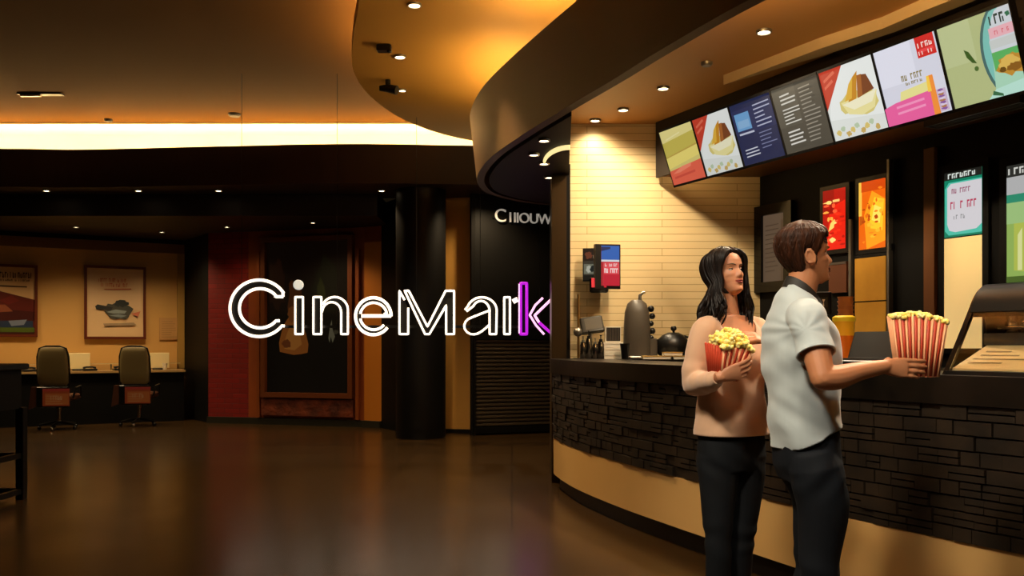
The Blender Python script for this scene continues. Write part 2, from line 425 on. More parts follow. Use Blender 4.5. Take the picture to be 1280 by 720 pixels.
def scrib(c, u0, v0, u1, v1, n, seed, th=.5):
    "a line of small strokes like lettering seen from far away"
    r = random.Random(seed); out = []; w = (u1-u0)/n
    for i in range(n):
        a = u0+i*w; k = r.random()
        if k < .12: continue
        out.append((c, R(a, v0, a+w*.28, v0+(v1-v0)*r.uniform(.7, 1))))
        if k > .35: out.append((c, R(a, v0+(v1-v0)*(.0 if k > .7 else .72), a+w*.75, v0+(v1-v0)*(.22 if k > .7 else .95))))
        if k > .55: out.append((c, R(a+w*.5, v0, a+w*.75, v0+(v1-v0)*r.uniform(.5, .9))))
    return out
def clipu(shapes):
    out = []
    for c, p in shapes: out.append((c, [(min(1, max(0, u)), min(1, max(0, v))) for u, v in p]))
    return out
def lines(c, u0, u1, v0, v1, n, seed, th=.35):
    r = random.Random(seed); out = []; st = (v1-v0)/n
    for i in range(n):
        a = v1-(i+1)*st; L = r.uniform(.55, 1)
        out.append((c, [(u0, a), (u0+(u1-u0)*L, a+.01), (u0+(u1-u0)*L, a+.01+st*th), (u0, a+st*th)]))
    return out
def sandwich(sc=1):
    o = [('#dfe2dc', FULL), ('#e9ece8', [(.25, 1), (1, 1), (1, .2), (.0, .3)]), ('#c6402c', [(0, 1), (.45, 1), (0, .45)]), ('#e06a50', [(.06, .84), (.3, .93), (.28, .97), (.06, .88)]), ('#e06a50', [(.05, .74), (.24, .82), (.22, .86), (.05, .78)]),
         ('#d8c878', blob(.62, .45, .36, .17, 3)), ('#eadf9c', [(.28, .5), (.96, .54), (.86, .32), (.62, .26), (.38, .32)]),
         ('#c98a26', [(.42, .48), (.58, .5), (.7, .86), (.6, .8)]), ('#e0b040', [(.36, .5), (.5, .52), (.6, .8), (.5, .72)]), ('#7c4424', [(.62, .5), (.92, .56), (.84, .78), (.72, .8)]), ('#a8642e', [(.6, .5), (.7, .52), (.76, .8), (.68, .8)]),
         ('#f2ecc8', [(.3, .47), (.62, .5), (.96, .55), (.84, .4), (.5, .36)])]
    for k in range(9): o.append((['#d8c070', '#b8c8a8', '#c8a860'][k % 3], blob(.12+.09*k, .10+.05*sin(k*2.1), .045, .04, k)))
    return o
def screen1():
    return [('#cfc070', FULL), ('#c0b050', [(0, .5), (1, .62), (1, .86), (0, .78)]), ('#dccf86', [(0, .78), (1, .86), (1, 1), (0, 1)]), ('#e2d070', [(0, .3), (1, .42), (1, .6), (0, .5)]), ('#b89c48', [(.0, .50), (1, .60), (1, .63), (0, .52)]),
            ('#dc6048', [(0, 0), (1, 0), (1, .34), (0, .26)]), ('#e88064', [(.08, .2), (.4, .3), (.7, .32), (.66, .26), (.3, .2)]), ('#c84c3c', [(.1, .1), (.75, .14), (.75, .18), (.1, .14)]), ('#e6dca0', [(.15, .82), (.6, .88), (.6, .9), (.15, .84)])]
def screen3():
    o = [('#2c3258', FULL), ('#343a64', R(0, .5, 1, .9)), ('#7ab4e8', R(.06, .56, .42, .84)), ('#98c6f0', R(.1, .6, .38, .72)), ('#d8dcf0', R(.08, .49, .45, .52))]
    o += lines('#c8cce8', .55, .95, .55, .95, 6, 2, .3) + lines('#e4e6f4', .12, .5, .12, .28, 3, 5, .35) + lines('#8c90b8', .55, .95, .2, .5, 5, 9, .25)
    return o
def screen4():
    o = [('#5a5448', FULL), ('#666052', R(0, .4, .5, 1))]
    o += lines('#f0ece0', .15, .5, .74, .92, 3, 1, .4)+lines('#f0ece0', .15, .52, .44, .7, 5, 2, .35)+lines('#f4f0e6', .15, .55, .12, .36, 4, 3, .4)
    o += lines('#a8a090', .58, .95, .1, .95, 14, 4, .3)
    return o
def screen6():
    o = [('#d4d4e0', FULL), ('#dedeea', R(.0, .5, .6, 1)), ('#d02c28', [(.68, .74), (.97, .74), (.97, 1), (.68, 1)]), ('#e8484a', R(.72, .8, .94, .84))] + scrib('#f6d8d0', .71, .86, .95, .93, 4, 3)
    o += scrib('#f6d8d0', .71, .77, .95, .82, 5, 8)
    o += scrib('#8a7c48', .36, .52, .72, .6, 7, 5)+scrib('#8a7c48', .42, .46, .7, .5, 6, 6)
    o += [('#e4dc90', [(.28, .28), (.8, .3), (.8, .44), (.32, .4)]), ('#e6609c', [(.0, 0), (.78, 0), (.78, .32), (.2, .28), (0, .24)]), ('#f094bc', [(.2, .12), (.66, .14), (.66, .17), (.2, .15)]), ('#f094bc', [(.2, .2), (.66, .22), (.66, .25), (.2, .23)]),
          ('#f0903c', [(.76, 0), (.86, 0), (.86, .5), (.78, .5)]), ('#f4c84c', [(.74, .3), (.8, .3), (.8, .5), (.76, .5)]), ('#c8b0c8', R(.86, .02, 1, .3))]
    for k in range(10): o.append((['#8a5c9c', '#b07a50', '#d8c8dc'][k % 3], blob(.93, .05+.026*k, .045, .016, k)))
    return o
def screen7():
    o = [('#b4bc84', FULL), ('#bcc490', R(0, .5, .45, 1)), ('#3c5a24', [(.30, .66), (.36, .62), (.44, .46), (.38, .48), (.32, .56)]), ('#4a6a30', ell(.42, .40, .03, .03, 10)),
         ('#4a6c68', ell(.96, .5, .44, .62, 40)), ('#7cc0b4', ell(.98, .5, .42, .60, 40)), ('#cfd4d8', ell(1.02, .56, .36, .52, 40)), ('#a8d4b8', [(.6, 0), (1, 0), (1, .45), (.66, .45)]), ('#e8b0b8', R(.68, .68, 1, .80)), ('#c8ccc8', R(.66, .56, 1, .66)), ('#5cb060', R(.66, .3, 1, .52)),
         ('#c08c34', blob(.88, .34, .2, .12, 5)), ('#dcb458', blob(.86, .36, .13, .08, 6)), ('#8a5c20', blob(.92, .3, .1, .05, 7)), ('#6a4a18', blob(.76, .3, .05, .03, 8)), ('#b8e0d0', [(.5, .0), (1, 0), (1, .14), (.62, .1)]), ('#3c6c48', [(.56, .04), (.7, .0), (.7, .03), (.58, .09)])]
    o += scrib('#2c3c34', .72, .83, .93, .95, 3, 3)+[('#2c6c4c', blob(.97, .9, .03, .03, 2))]+scrib('#d8606c', .76, .71, .96, .76, 6, 9)
    return clipu(o)
ES = .82
pitch = .469; ph = .493
specs = [('pale yellow menu screen with a red band, the leftmost of the hanging row', screen1(), 1.0),
         ('second menu screen from the left, small sandwich picture on white with a red corner', sandwich(), .9),
         ('navy blue menu screen with a light blue square', screen3(), .75),
         ('grey brown menu screen with two columns of white price lines', screen4(), .8),
         ('fifth menu screen from the left, large sandwich picture on white with a red corner', sandwich(), 1.1),
         ('white menu screen with a red tag and pink block', screen6(), 1.15),
         ('large green menu screen with teal oval and food bowl, rightmost of the row', screen7(), 1.1)]
tilt = atan2(.167, .464)
for i, (lb, sh, k) in enumerate(specs):
    loc = MP+V((DX, DY, 0))*pitch*i
    t = thing('menu_screen', lb, 'screen', tuple(loc), TH, 'menu screens hanging over the snack bar', rx=tilt)
    mb = MB(); mb.box(0.002, pitch-.002, .004, .05, -.012, ph+.012)
    obj('housing', mb, M_blk, t)
    mb = MB()
    for b in ((0, pitch, -.012, .008), (0, pitch, ph-.008, ph+.012), (0, .009, -.012, ph+.012), (pitch-.009, pitch, -.012, ph+.012)): mb.box(b[0]+.001, b[1]-.001, -.006, .006, b[2], b[3])
    obj('bezel', mb, M_blk, t)
    d = art('display', pitch-.018, ph-.016, sh, t, es=ES*k, back=.003); d.location = (.009, .0, .008)
    mb = MB(); mb.tube([(pitch/2, .05, ph*.6), (pitch/2, .16, ph*.6), (pitch/2, .30, ph*.6+.02), (pitch/2, .42, ph*.6+.1)], .014, 8); obj('bracket', mb, M_blk, t)
# pale timber trim and recess on the bar ceiling above the screens
P3 = [at(904, 94, 1100*2.2/336), at(1025, 47, 1100*2.2/383), at(1104, 20, 1100*2.2/410), at(1200, 30, 1100*2.2/400)]
mb = MB()
q = [V((1.73, 7.2, 0)), V((2.21, 6.32, 0)), V((2.49, 5.92, 0)), V((2.62, 5.6, 0)), V((3.3, 4.2, 0)), V((3.42, 4.25, 0)), V((2.72, 5.72, 0)), V((2.60, 5.98, 0)), V((2.30, 6.45, 0))]
mb.prism([(p.x, p.y) for p in q], 3.47, 3.55)
centred('ceiling_trim', mb, mat('pale_timber', '#e4c898', .5), 'pale angled timber baffle on the bar ceiling above the menu screens', 'trim')
mb = MB(); q2 = [(2.30, 6.46), (2.6, 5.99), (2.72, 5.73), (3.42, 4.26), (3.6, 4.35), (2.55, 6.6)]
mb.prism(q2, 3.50, 3.55); centred('ceiling_panel', mb, mat('dark_panel', '#3c2412', .5), 'dark wedge shaped panel behind the pale ceiling baffle', 'panel')
# air vent under the bulkhead
vp = V((3.12, 6.55, 2.955)); t = thing('air_vent', 'long slotted air vent under the brown bulkhead', 'vent', tuple(vp), TH)
mb = MB(); mb.box(0, .75, -.07, .07, .04, .065); obj('backing', mb, M_black, t)
mb = MB(); mb.box(0, .75, -.08, -.065, 0, .065); mb.box(0, .75, .065, .08, 0, .065); mb.box(0, .01, -.08, .08, 0, .065); mb.box(.74, .75, -.08, .08, 0, .065)
obj('frame', mb, M_steel, t)
for k in (-.03, .01, .045): obj('slat', MB().box(.01, .74, k-.006, k+.006, .01, .03), M_steel, t)

# ------------------------------------------------------------------ downlights
def downlight(x, y, z, label, power, r=.055, angle=95, group='recessed downlights', col=(1, .74, .42), es=14, blend=.9, sz=.04):
    t = thing('downlight', label, 'ceiling light', (x, y, z-.02), 0, group)
    mb = MB(); mb.lathe([(r, .02), (r, .004), (r*.96, 0), (r*.8, 0), (r*.76, .012), (r*.76, .02)], n=20); obj('trim_ring', mb, M_steel, t, smooth=True)
    obj('diffuser', MB().cyl((0, 0, 0), r*.76, .008, .016, 20), mat('downlight_glow', '#fff0d0', es=es, ecol=(1, .9, .72)), t)
    if power:
        l = bpy.data.lights.new('bulb', 'SPOT'); l.energy = power; l.color = col; l.spot_size = radians(angle); l.spot_blend = blend; l.shadow_soft_size = sz
        o = link('bulb', l, t); o.location = (0, 0, -.02)
    return t
for (px, py, nm) in ((518, 5, 'nearest the top edge of the photo'), (500, 70, 'beside the small box sensor'), (503, 112, 'farthest from the viewer on the curved panel')):
    Y = 1100*2.85/(430-py); dl = downlight((px-640)/1100*Y, Y, 4.2, 'downlight in the curved dropped ceiling, '+nm, [60, 330, 380][int(py > 50)+int(py > 100)], .06 if py < 100 else .045, angle=120)
    if py < 20:
        b_ = [c for c in dl.children if c.type == 'LIGHT'][0]; b_.data.energy = 420; b_.data.spot_size = radians(46); b_.rotation_euler = (-(V((.72, 6.7, .3))-V(dl.location))).to_track_quat('Z', 'Y').to_euler()
for (px, py, Pw, nm) in ((955, 38, 300, 'the large one nearest the screens'), (829, 109, 150, 'second from the tiled wall edge on the right'), (779, 136, 130, 'middle one of the dim row'), (744, 156, 30, 'tight against the tiled wall')):
    Y = 1100*2.2/(430-py); Y = min(Y, 8.62); downlight((px-640)/1100*Y, Y, 3.55, 'downlight in the tan bar ceiling, '+nm, Pw, .055, angle=150, col=(1, .79, .52))
for (x, y, nm) in ((.258, 7.09, 'highest in view'), (.19, 7.62, 'leftmost'), (.291, 8.0, 'second lowest'), (.363, 8.66, 'lowest, by the bronze pier')):
    downlight(x, y, 3.0, 'small bright downlight in the dark canopy underside, '+nm, 6, .05)
for (px, nm, Pw) in ((58, 'over the left end of the seating counter', 60), (173, 'over the right end of the seating counter', 60), (273, 'above the red brick wall', 90), (477, 'beside the round column', 90)):
    Y = 12.68; downlight((px-640)/1100*Y, Y, 3.57, 'small downlight under the dark header, '+nm, Pw, .055)
# curved light trim on the dark soffit beside the tiled wall
mb = MB(); arc = [V((.29+.19*(1-cos(a)), 7.9-.6*sin(a), 2.99)) for a in [k*pi/2/10 for k in range(11)]]
mb.tube(arc, .03, 8, flat=.4); centred('curved_light', mb, mat('curved_light_glow', '#e8d48a', es=1.2, ecol='#f4dc98'), 'small curved glowing trim on the dark soffit by the tiled wall', 'light', smooth=True)
# ceiling bits
t = thing('ceiling_sensor', 'small dark box sensor on the curved dropped ceiling', 'sensor', (-1.22, 8.4, 4.14))
obj('housing', MB().bbox(-.07, .07, -.05, .05, .0, .06, .015), M_blk, t, smooth=True); obj('lens', MB().ball((.05, -.03, 0), .022, 10), M_blkg, t, smooth=True)
t = thing('spotlight', 'small black spotlight hanging off the curved dropped ceiling', 'spotlight', (-1.34, 9.5, 4.08))
obj('mount', MB().cyl((0, 0, 0), .03, .05, .12, 14), M_blk, t, smooth=True); obj('head', MB().tube([(-.09, 0, .03), (.0, 0, .03), (.1, -.03, .0)], [.03, .045, .05], 14), M_blk, t, smooth=True)
t = thing('linear_vent', 'thin dark slot diffuser in the left ceiling', 'vent', (-6.4, 11.95, 4.71))
obj('frame', MB().box(-.3, .3, -.05, .05, .02, .04), M_blk, t); obj('blade', MB().box(-.27, .0, -.02, .02, 0, .02), M_steel, t)
centred('smoke_detector', MB().lathe([(.05, 0), (.06, .02), (.06, .04)], (-6.1, 13.3, 4.71), 18), M_dark, 'tiny round smoke detector in the left ceiling near the cove', 'detector', smooth=True)
centred('ceiling_sensor', MB().lathe([(.07, 0), (.09, .02), (.09, .04)], (-4.1, 13.0, 4.71), 18), M_dark, 'small dark disc in the ceiling just above the bright cove', 'sensor', smooth=True)
centred('sprinkler_head', MB().lathe([(.035, 0), (.045, .012), (.045, .03)], (1.52, 6.87, 3.52), 16), M_steel, 'small round sprinkler cap in the tan bar ceiling', 'sprinkler', smooth=True)

# ------------------------------------------------------------------ neon sign
SY = 11.0
def sp1(x, y): return at(280+x/5.818, 330+y/5.818, SY)
def sp2(x, y): return at(480+x/5.818, 330+y/5.818, SY)
def arcp(cx, cy, rx, ry, a0, a1, n=36):
    return [(cx+rx*cos(radians(a0+(a1-a0)*k/n)), cy-ry*sin(radians(a0+(a1-a0)*k/n))) for k in range(n+1)]
sign = thing('neon_sign', 'large hanging sign of white outlined neon letters ending in a purple letter', 'sign', (-1.9, SY, 1.3))
N_W = mat('white_neon', '#fff4e4', es=1.5, ecol='#ffeeda'); N_P = mat('purple_neon', '#b020c8', es=1.15, ecol='#a81cc4'); N_PK = mat('pink_neon', '#f0b0dc', es=1.4, ecol='#f4b4e0'); N_G = mat('dim_white_lamp', '#c8ccc0', es=.75, ecol='#d8d8cc')
LB = mat('sign_letter_back', '#070605', .5)
def letter(name, sets, f, backs, lab=None, extra=None):
    e = link(name, None, sign); e.location = (0, 0, 0)
    if lab: e['label'] = lab
    for m, paths in sets.items():
        mb = MB()
        for p in paths:
            cl_ = p[0] == 'c'; th = .0135
            if p[0] in 'co': p = p[1:]
            if isinstance(p[0], (int, float)): th = p[0]; p = p[1:]
            pts = [f(*q) for q in p]
            d = []
            for i in range(len(pts)):                       # densify straight runs so corners stay crisp
                a = pts[i]; b = pts[(i+1) % len(pts)]
                if i == len(pts)-1 and not cl_: d.append(a); break
                n_ = 1 if (b-a).length < .05 else 3
                if n_ == 1: d.append(a)
                else:
                    u = (b-a).normalized()*.012; d += [a, a+u, b-u]
            mb.tube(d, th, 8, closed=cl_, up=(0, 1, 0))
        L = wloc(sign); mb.v = [(v[0]-L.x, v[1]-L.y, v[2]-L.z) for v in mb.v]
        obj('tube', mb, m, e, smooth='all')
    mb = MB()
    for b in backs: mb.prismY([(f(*q).x-wloc(sign).x, f(*q).z-wloc(sign).z) for q in b], .03, .06)
    obj('letter_back', mb, LB, e)
    return e
OC = arcp(255, 322, 212, 206, 38, 318, 60); IC = arcp(262, 322, 150, 143, 36, 322, 50)
letter('letter', {N_W: [['o', .019]+[(430, 238), (428, 212)]+arcp(255, 322, 212, 206, 33, 322, 60)+[(440, 452)], ['o', .019]+[(430, 238), (372, 238)]+arcp(262, 322, 150, 143, 40, 320, 50)+[(404, 412)]]}, sp1,
       [arcp(255, 322, 205, 200, 35, 320, 50)+list(reversed(arcp(262, 322, 156, 150, 36, 322, 50)))])
letter('letter', {N_W: [['c', (518, 240), (574, 240), (574, 510), (518, 510)]], N_G: []}, sp1, [[(522, 245), (570, 245), (570, 505), (522, 505)]])
bpy.data.objects.remove([o for o in bpy.data.objects if o.name.startswith('tube') and len(o.data.vertices) == 0][0])
p = sp1(542, 152); p = p-wloc(sign); mb = MB(); mb.lathe([(.055, -.02), (.063, -.01), (.063, .02), (.05, .03)], (0, 0, 0), 24, M=Matrix.Rotation(pi/2, 4, 'X')); mb.v = [(v[0]+p.x, v[1], v[2]+p.z) for v in mb.v]; obj('letter_dot', mb, N_G, sign)['label'] = 'grey white round dot of the i'
letter('letter', {N_W: [['c', (650, 240), (708, 240), (708, 510), (650, 510)], ['o', (712, 290)]+arcp(805, 335, 96, 95, 150, 0, 24)+[(901, 510), (852, 510), (852, 350)]+arcp(783, 350, 68, 72, 0, 160, 20)+[(712, 350)]]}, sp1,
       [[(655, 245), (703, 245), (703, 505), (655, 505)], [(901, 345), (901, 505), (855, 505), (855, 345)], arcp(805, 335, 90, 90, 150, 0, 16)+arcp(783, 350, 74, 74, 0, 150, 12)])
letter('letter', {N_W: [['o', .019]+[(1215, 380)]+arcp(1086, 380, 130, 135, 5, 322, 50), ['o', .016]+[(1165, 365)]+arcp(1088, 380, 98, 98, 15, 170, 20), ['o', .016]+arcp(1088, 380, 98, 98, 190, 320, 20), ['o', .022, (1000, 378), (1215, 378)]]}, sp1,
       [arcp(1086, 380, 126, 130, 5, 320, 40)+list(reversed(arcp(1088, 380, 100, 100, 15, 318, 40)))])
letter('letter', {N_W: [['o', (150, 262), (112, 195), (112, 510), (176, 510), (176, 318)], ['c', (150, 195), (180, 195), (316, 455), (448, 195), (510, 195), (510, 510), (452, 510), (452, 300), (330, 510), (298, 510)]]}, sp2,
       [[(118, 205), (170, 320), (170, 505), (118, 505)], [(160, 200), (180, 200), (316, 460), (448, 200), (505, 200), (505, 505), (457, 505), (457, 300), (330, 505), (300, 505)]])
letter('letter', {N_W: [['o']+[(588, 334)]+arcp(712, 340, 108, 98, 160, 0, 24)+[(816, 510), (768, 510), (768, 345)]+arcp(705, 345, 64, 76, 0, 150, 16)+[(600, 345)], ['o', (775, 335), (730, 352), (690, 368), (640, 388), (610, 402), (592, 422), (583, 450), (588, 475), (605, 497), (628, 509), (655, 512), (682, 506), (710, 490), (740, 466), (768, 440)]]}, sp2,
       [[(812, 340), (812, 505), (772, 505), (772, 340)], arcp(712, 340, 104, 94, 160, 0, 20)+arcp(705, 345, 68, 80, 0, 150, 12)])
letter('letter', {N_W: [['c', (874, 242), (916, 242), (916, 510), (874, 510)], ['o', .03, (938, 274), (960, 262), (972, 258)]]}, sp2, [[(878, 246), (912, 246), (912, 506), (878, 506)]])
letter('letter', {N_P: [['c', .018, (994, 140), (1038, 140), (1038, 510), (994, 510)], ['o', .018, (1128, 425), (1212, 500)]], N_PK: [['o', .014, (986, 145), (986, 505)], ['o', .014, (1156, 246), (1100, 300), (1060, 372), (1105, 445), (1165, 512)], ['o', .016, (1222, 252), (1160, 312), (1096, 374), (1128, 425)]]}, sp2,
       [[(994, 145), (1038, 145), (1038, 505), (994, 505)]], lab='purple and pink letter k')
obj('support_rail', MB().box(sp1(70, 0).x, sp2(1220, 0).x, SY+.06, SY+.08, sp1(0, 445).z, sp1(0, 465).z), M_blk, sign, world=True)
for px in (300, 420, 520, 600, 675):
    p = at(px, 410, SY); obj('hanging_cable', MB().cyl((p.x, SY+.07, 0), .0035, p.z, 4.2 if px > 500 else 4.75, 6), M_blk, sign, world=True)

# small sign on the black wall at the right, clipped by the pier
dW = (W1-W0).normalized(); aW = atan2(dW.y, dW.x)
def wallpt(px, py):
    r = (px-640)/1100; t = (W0.y*r-W0.x)/(dW.x-dW.y*r); P = W0+dW*t; return V((P.x, P.y, 1.35+(430-py)/1100*P.y))
def font(name, body, size, m, parent, ext=.015, sx_=1.0):
    cu = bpy.data.curves.new(name, 'FONT'); cu.body = body; cu.size = size; cu.extrude = ext; cu.space_character = sx_; cu.materials.append(m)
    o = bpy.data.objects.new('tmp', cu); COL.objects.link(o); dg = bpy.context.evaluated_depsgraph_get(); me = bpy.data.meshes.new_from_object(o.evaluated_get(dg)); bpy.data.objects.remove(o)
    o = link(name, me, parent); o.rotation_euler = (pi/2, 0, 0); return o
p = wallpt(617, 277); t = thing('wall_sign', 'small white capital letters on the black wall above the shutter, partly hidden', 'sign', tuple(p-V((-dW.y, dW.x, 0))*.03), aW)
ML = mat('sign_letter_white', '#d8d0c4', .4, es=.35, ecol='#d8cfc0')
obj('sign_rail', MB().box(-.02, 1.6, .01, .028, .05, .065), M_black, t)
o = font('large_letter', 'C', .275, ML, t); o.location = (0, 0, 0)
o = font('lettering', '1IIOUWWAY', .215, ML, t, sx_=.92); o.location = (.2, 0, 0)

# roller shutter with ribs
t0 = wallpt(594, 537); t1 = wallpt(760, 530); Ls = (t1-t0).length
sh = thing('roller_shutter', 'dark ribbed roller shutter below the black sign wall', 'shutter', (t0.x+dW.y*.04, t0.y-dW.x*.04, 0), aW)
mb = MB(); n = 22; z0, z1 = .12, 1.42
for k in range(n):
    a = z0+(z1-z0)*k/n; h = (z1-z0)/n
    mb.prism([(0, 0), (Ls, 0), (Ls, 1), (0, 1)], 0, 0) if False else mb.add([(0, .03, a), (Ls, .03, a), (Ls, 0, a+h*.35), (0, 0, a+h*.35), (Ls, 0, a+h*.75), (0, 0, a+h*.75), (Ls, .03, a+h), (0, .03, a+h)], [(0, 1, 2, 3), (3, 2, 4, 5), (5, 4, 6, 7)])
obj('slats', mb, mat('shutter_metal', '#5a4c3a', .42, .5), sh)
obj('bottom_bar', MB().box(0, Ls, -.01, .035, .03, .12), M_blk, sh); obj('side_guide', MB().box(-.03, .0, -.015, .035, 0, 1.45), M_blk, sh); obj('head_box', MB().box(-.03, Ls, -.015, .035, 1.42, 1.5), M_blk, sh)
# ------------------------------------------------------------------ framed pictures on the cream wall
aA = atan2(dA.y, dA.x)
def Apt(px, py):
    r = (px-640)/1100; t = (A.y*r-A.x)/(dA.x-dA.y*r); P = A+dA*t; return V((P.x, P.y, 1.35+(430-py)/1100*P.y))
nA = V((dA.y, -dA.x, 0))
M_frame = mat('red_brown_frame', '#5c2410', .4)
def framed(px0, px1, pyt, pyb, label, shapes, w=None):
    b = Apt(px0, pyb); e = Apt(px1, pyb); top = Apt(px0, pyt); h = top.z-b.z; w = w or (e-b).length
    z = 1.35+(430-pyb)/1100*((b.y+e.y)/2); h = (pyb-pyt)/1100*((b.y+e.y)/2)
    t = thing('framed_picture', label, 'picture', (b.x+nA.x*.05, b.y+nA.y*.05, z), aA, 'framed pictures on the cream wall')
    f = .045; mb = MB()
    for q in ((0, w, 0, f), (0, w, h-f, h), (0, f, f, h-f), (w-f, w, f, h-f)): mb.box(q[0], q[1], -.02, .05, q[2], q[3])
    obj('frame', mb, M_frame, t)
    a = art('print', w-2*f, h-2*f, shapes, t, rough=.4, back=.02); a.location = (f, .01, f)
    return t
s1 = [('#c8a070', FULL), ('#5a1c14', [(0, .1), (1, .1), (1, .52), (.55, .64), (0, .7)]), ('#401410', [(.0, .2), (1, .2), (1, .34), (0, .42)]), ('#8a4a30', [(.1, .42), (.62, .44), (.72, .34), (.2, .3)]), ('#a07038', [(.0, .3), (.45, .34), (.4, .26), (0, .24)]), ('#6a2018', [(.55, .5), (.7, .58), (.8, .5), (.66, .44)]),
      ('#26324a', R(.3, .1, .98, .2)), ('#70788c', [(.66, .2), (.9, .22), (.86, .14), (.7, .12)]), ('#4c5a1c', R(0, .03, 1, .1)), ('#3a1810', R(0, 0, 1, .03)), ('#4a3018', [(0, .71), (.9, .70), (.9, .72), (0, .74)])]
s1 += scrib('#3a1c14', .45, .84, .98, .93, 16, 4)+scrib('#3a1c14', .5, .79, .94, .82, 18, 6)
framed(-60, 47, 330, 421, 'dark red and brown framed poster, cut by the left edge of the photo', s1)
s2 = [('#d8b488', FULL), ('#dcb890', R(.05, .4, .95, .98))]+scrib('#c05838', .2, .80, .72, .86, 17, 7)+scrib('#c05838', .24, .73, .72, .79, 16, 8)+[('#b84c30', [(.3, .69), (.78, .70), (.78, .715), (.3, .70)]),
      ('#4a4a44', blob(.55, .38, .25, .12, 11, 22, .15)), ('#303030', [(.14, .44), (.18, .47), (.45, .43), (.42, .38), (.16, .40)]), ('#a8765c', [(.5, .52), (.68, .54), (.7, .48), (.5, .46)]), ('#303434', blob(.6, .49, .14, .05, 12)), ('#8a9494', [(.34, .36), (.5, .40), (.7, .38), (.66, .34), (.46, .34)]), ('#7c8688', [(.38, .31), (.55, .33), (.7, .31), (.6, .28)]), ('#c87458', [(.78, .34), (.95, .38), (.9, .29)]), ('#9c8468', [(.28, .19), (.82, .21), (.88, .17), (.3, .155)])]
framed(105, 182, 333, 424, 'pale framed poster of a round grey vehicle under red lettering', s2)
b = Apt(199, 425); e = Apt(222, 425)
t = thing('wall_notice', 'small plain cream notice on the wall right of the framed pale poster', 'notice', (b.x+nA.x*.03, b.y+nA.y*.03, 1.43), aA)
art('print', .37, .40, [('#c09058', FULL)]+lines('#a87c4c', .1, .9, .1, .9, 8, 3, .3), t, back=.02)
# right-hand edge trim of the cream wall
mb = MB(); p, q, r = wallbox(B-dA*.12, B, 0.9, 3.0, .1, .07); mb.prism(p, q, r); struct('trim_19', mb, mat('gold_trim', '#a8803c', .5), 'golden edge trim at the right end of the cream wall')

# ------------------------------------------------------------------ long dark seating counter along that wall
dk0 = Apt(-110, 470); dk1 = Apt(229, 470)
Ld = (dk1-dk0).length
dk = thing('service_desk', 'long black service desk with a pale top in front of the cream wall', 'desk', (dk0.x, dk0.y, 0), aA)
obj('front_panel', MB().box(.0, Ld-.1, -.72, -.68, 0, .86), M_black, dk); obj('body', MB().box(.02, Ld-.12, -.68, -.12, 0, .86), M_black, dk)
obj('top', MB().box(0, Ld-.08, -.76, -.07, .86, .895), mat('pale_desk_top', '#b89460', .3), dk)
obj('glass_shelf', MB().box(0, Ld-.1, -.34, -.07, 1.0, 1.012), mat('pale_glass_shelf', '#d0b884', .15), dk)
for x in np.linspace(.4, Ld-.4, 5): obj('shelf_post', MB().cyl((x, -.25, 0), .012, .895, 1.0, 10), M_steel, dk)
def deskpt(px, dy=-.6):
    s = (Apt(px, 430)-dk0).length; P = dk0+dA*s+V((dA.y, -dA.x, 0))*(-dy); 
    for _ in range(6):
        cur = 640+1100*P.x/P.y; s += (px-cur)/1100*P.y; P = dk0+dA*s+V((dA.y, -dA.x, 0))*(-dy)
    return P
# low white screens on the desk
for px, w_, lb in ((98, .36, 'behind the left swivel chair'), (198, .36, 'behind the right swivel chair')):
    P = deskpt(px, -.42); t = thing('desk_screen', 'low white glowing panel standing on the desk '+lb, 'panel', (P.x, P.y, .895), aA, 'white panels on the desk')
    obj('panel', MB().bbox(-w_/2, w_/2, -.015, .015, .03, .30, .01), mat('white_panel_paint', '#e8d4a0', .5), t); obj('foot', MB().bbox(-.1, .1, -.06, .06, 0, .03, .02), M_blk, t)
for px, lb in ((36, 'left of the left chair'), (112, 'between the two chairs, nearer the left one'), (150, 'between the two chairs, nearer the right one')):
    P = deskpt(px, -.6); t = thing('desk_phone', 'low black device on the pale desk '+lb, 'device', (P.x, P.y, .895), aA+.2)
    obj('base', MB().bbox(-.11, .11, -.08, .08, 0, .04, .02), M_blk, t, smooth=True); obj('handset', MB().tube([(-.1, 0, .05), (-.05, 0, .065), (.05, 0, .065), (.1, 0, .05)], [.02, .015, .015, .02], 8), M_blk, t, smooth=True)
P = deskpt(206, -.6); t = thing('paper_cup', 'small pale cup on the right end of the desk', 'cup', (P.x, P.y, .895))
obj('cup', MB().lathe([(.03, 0), (.042, .11), (.045, .112), (.045, .118), (.038, .116), (.028, .01)], n=16), M_white, t, smooth=True)

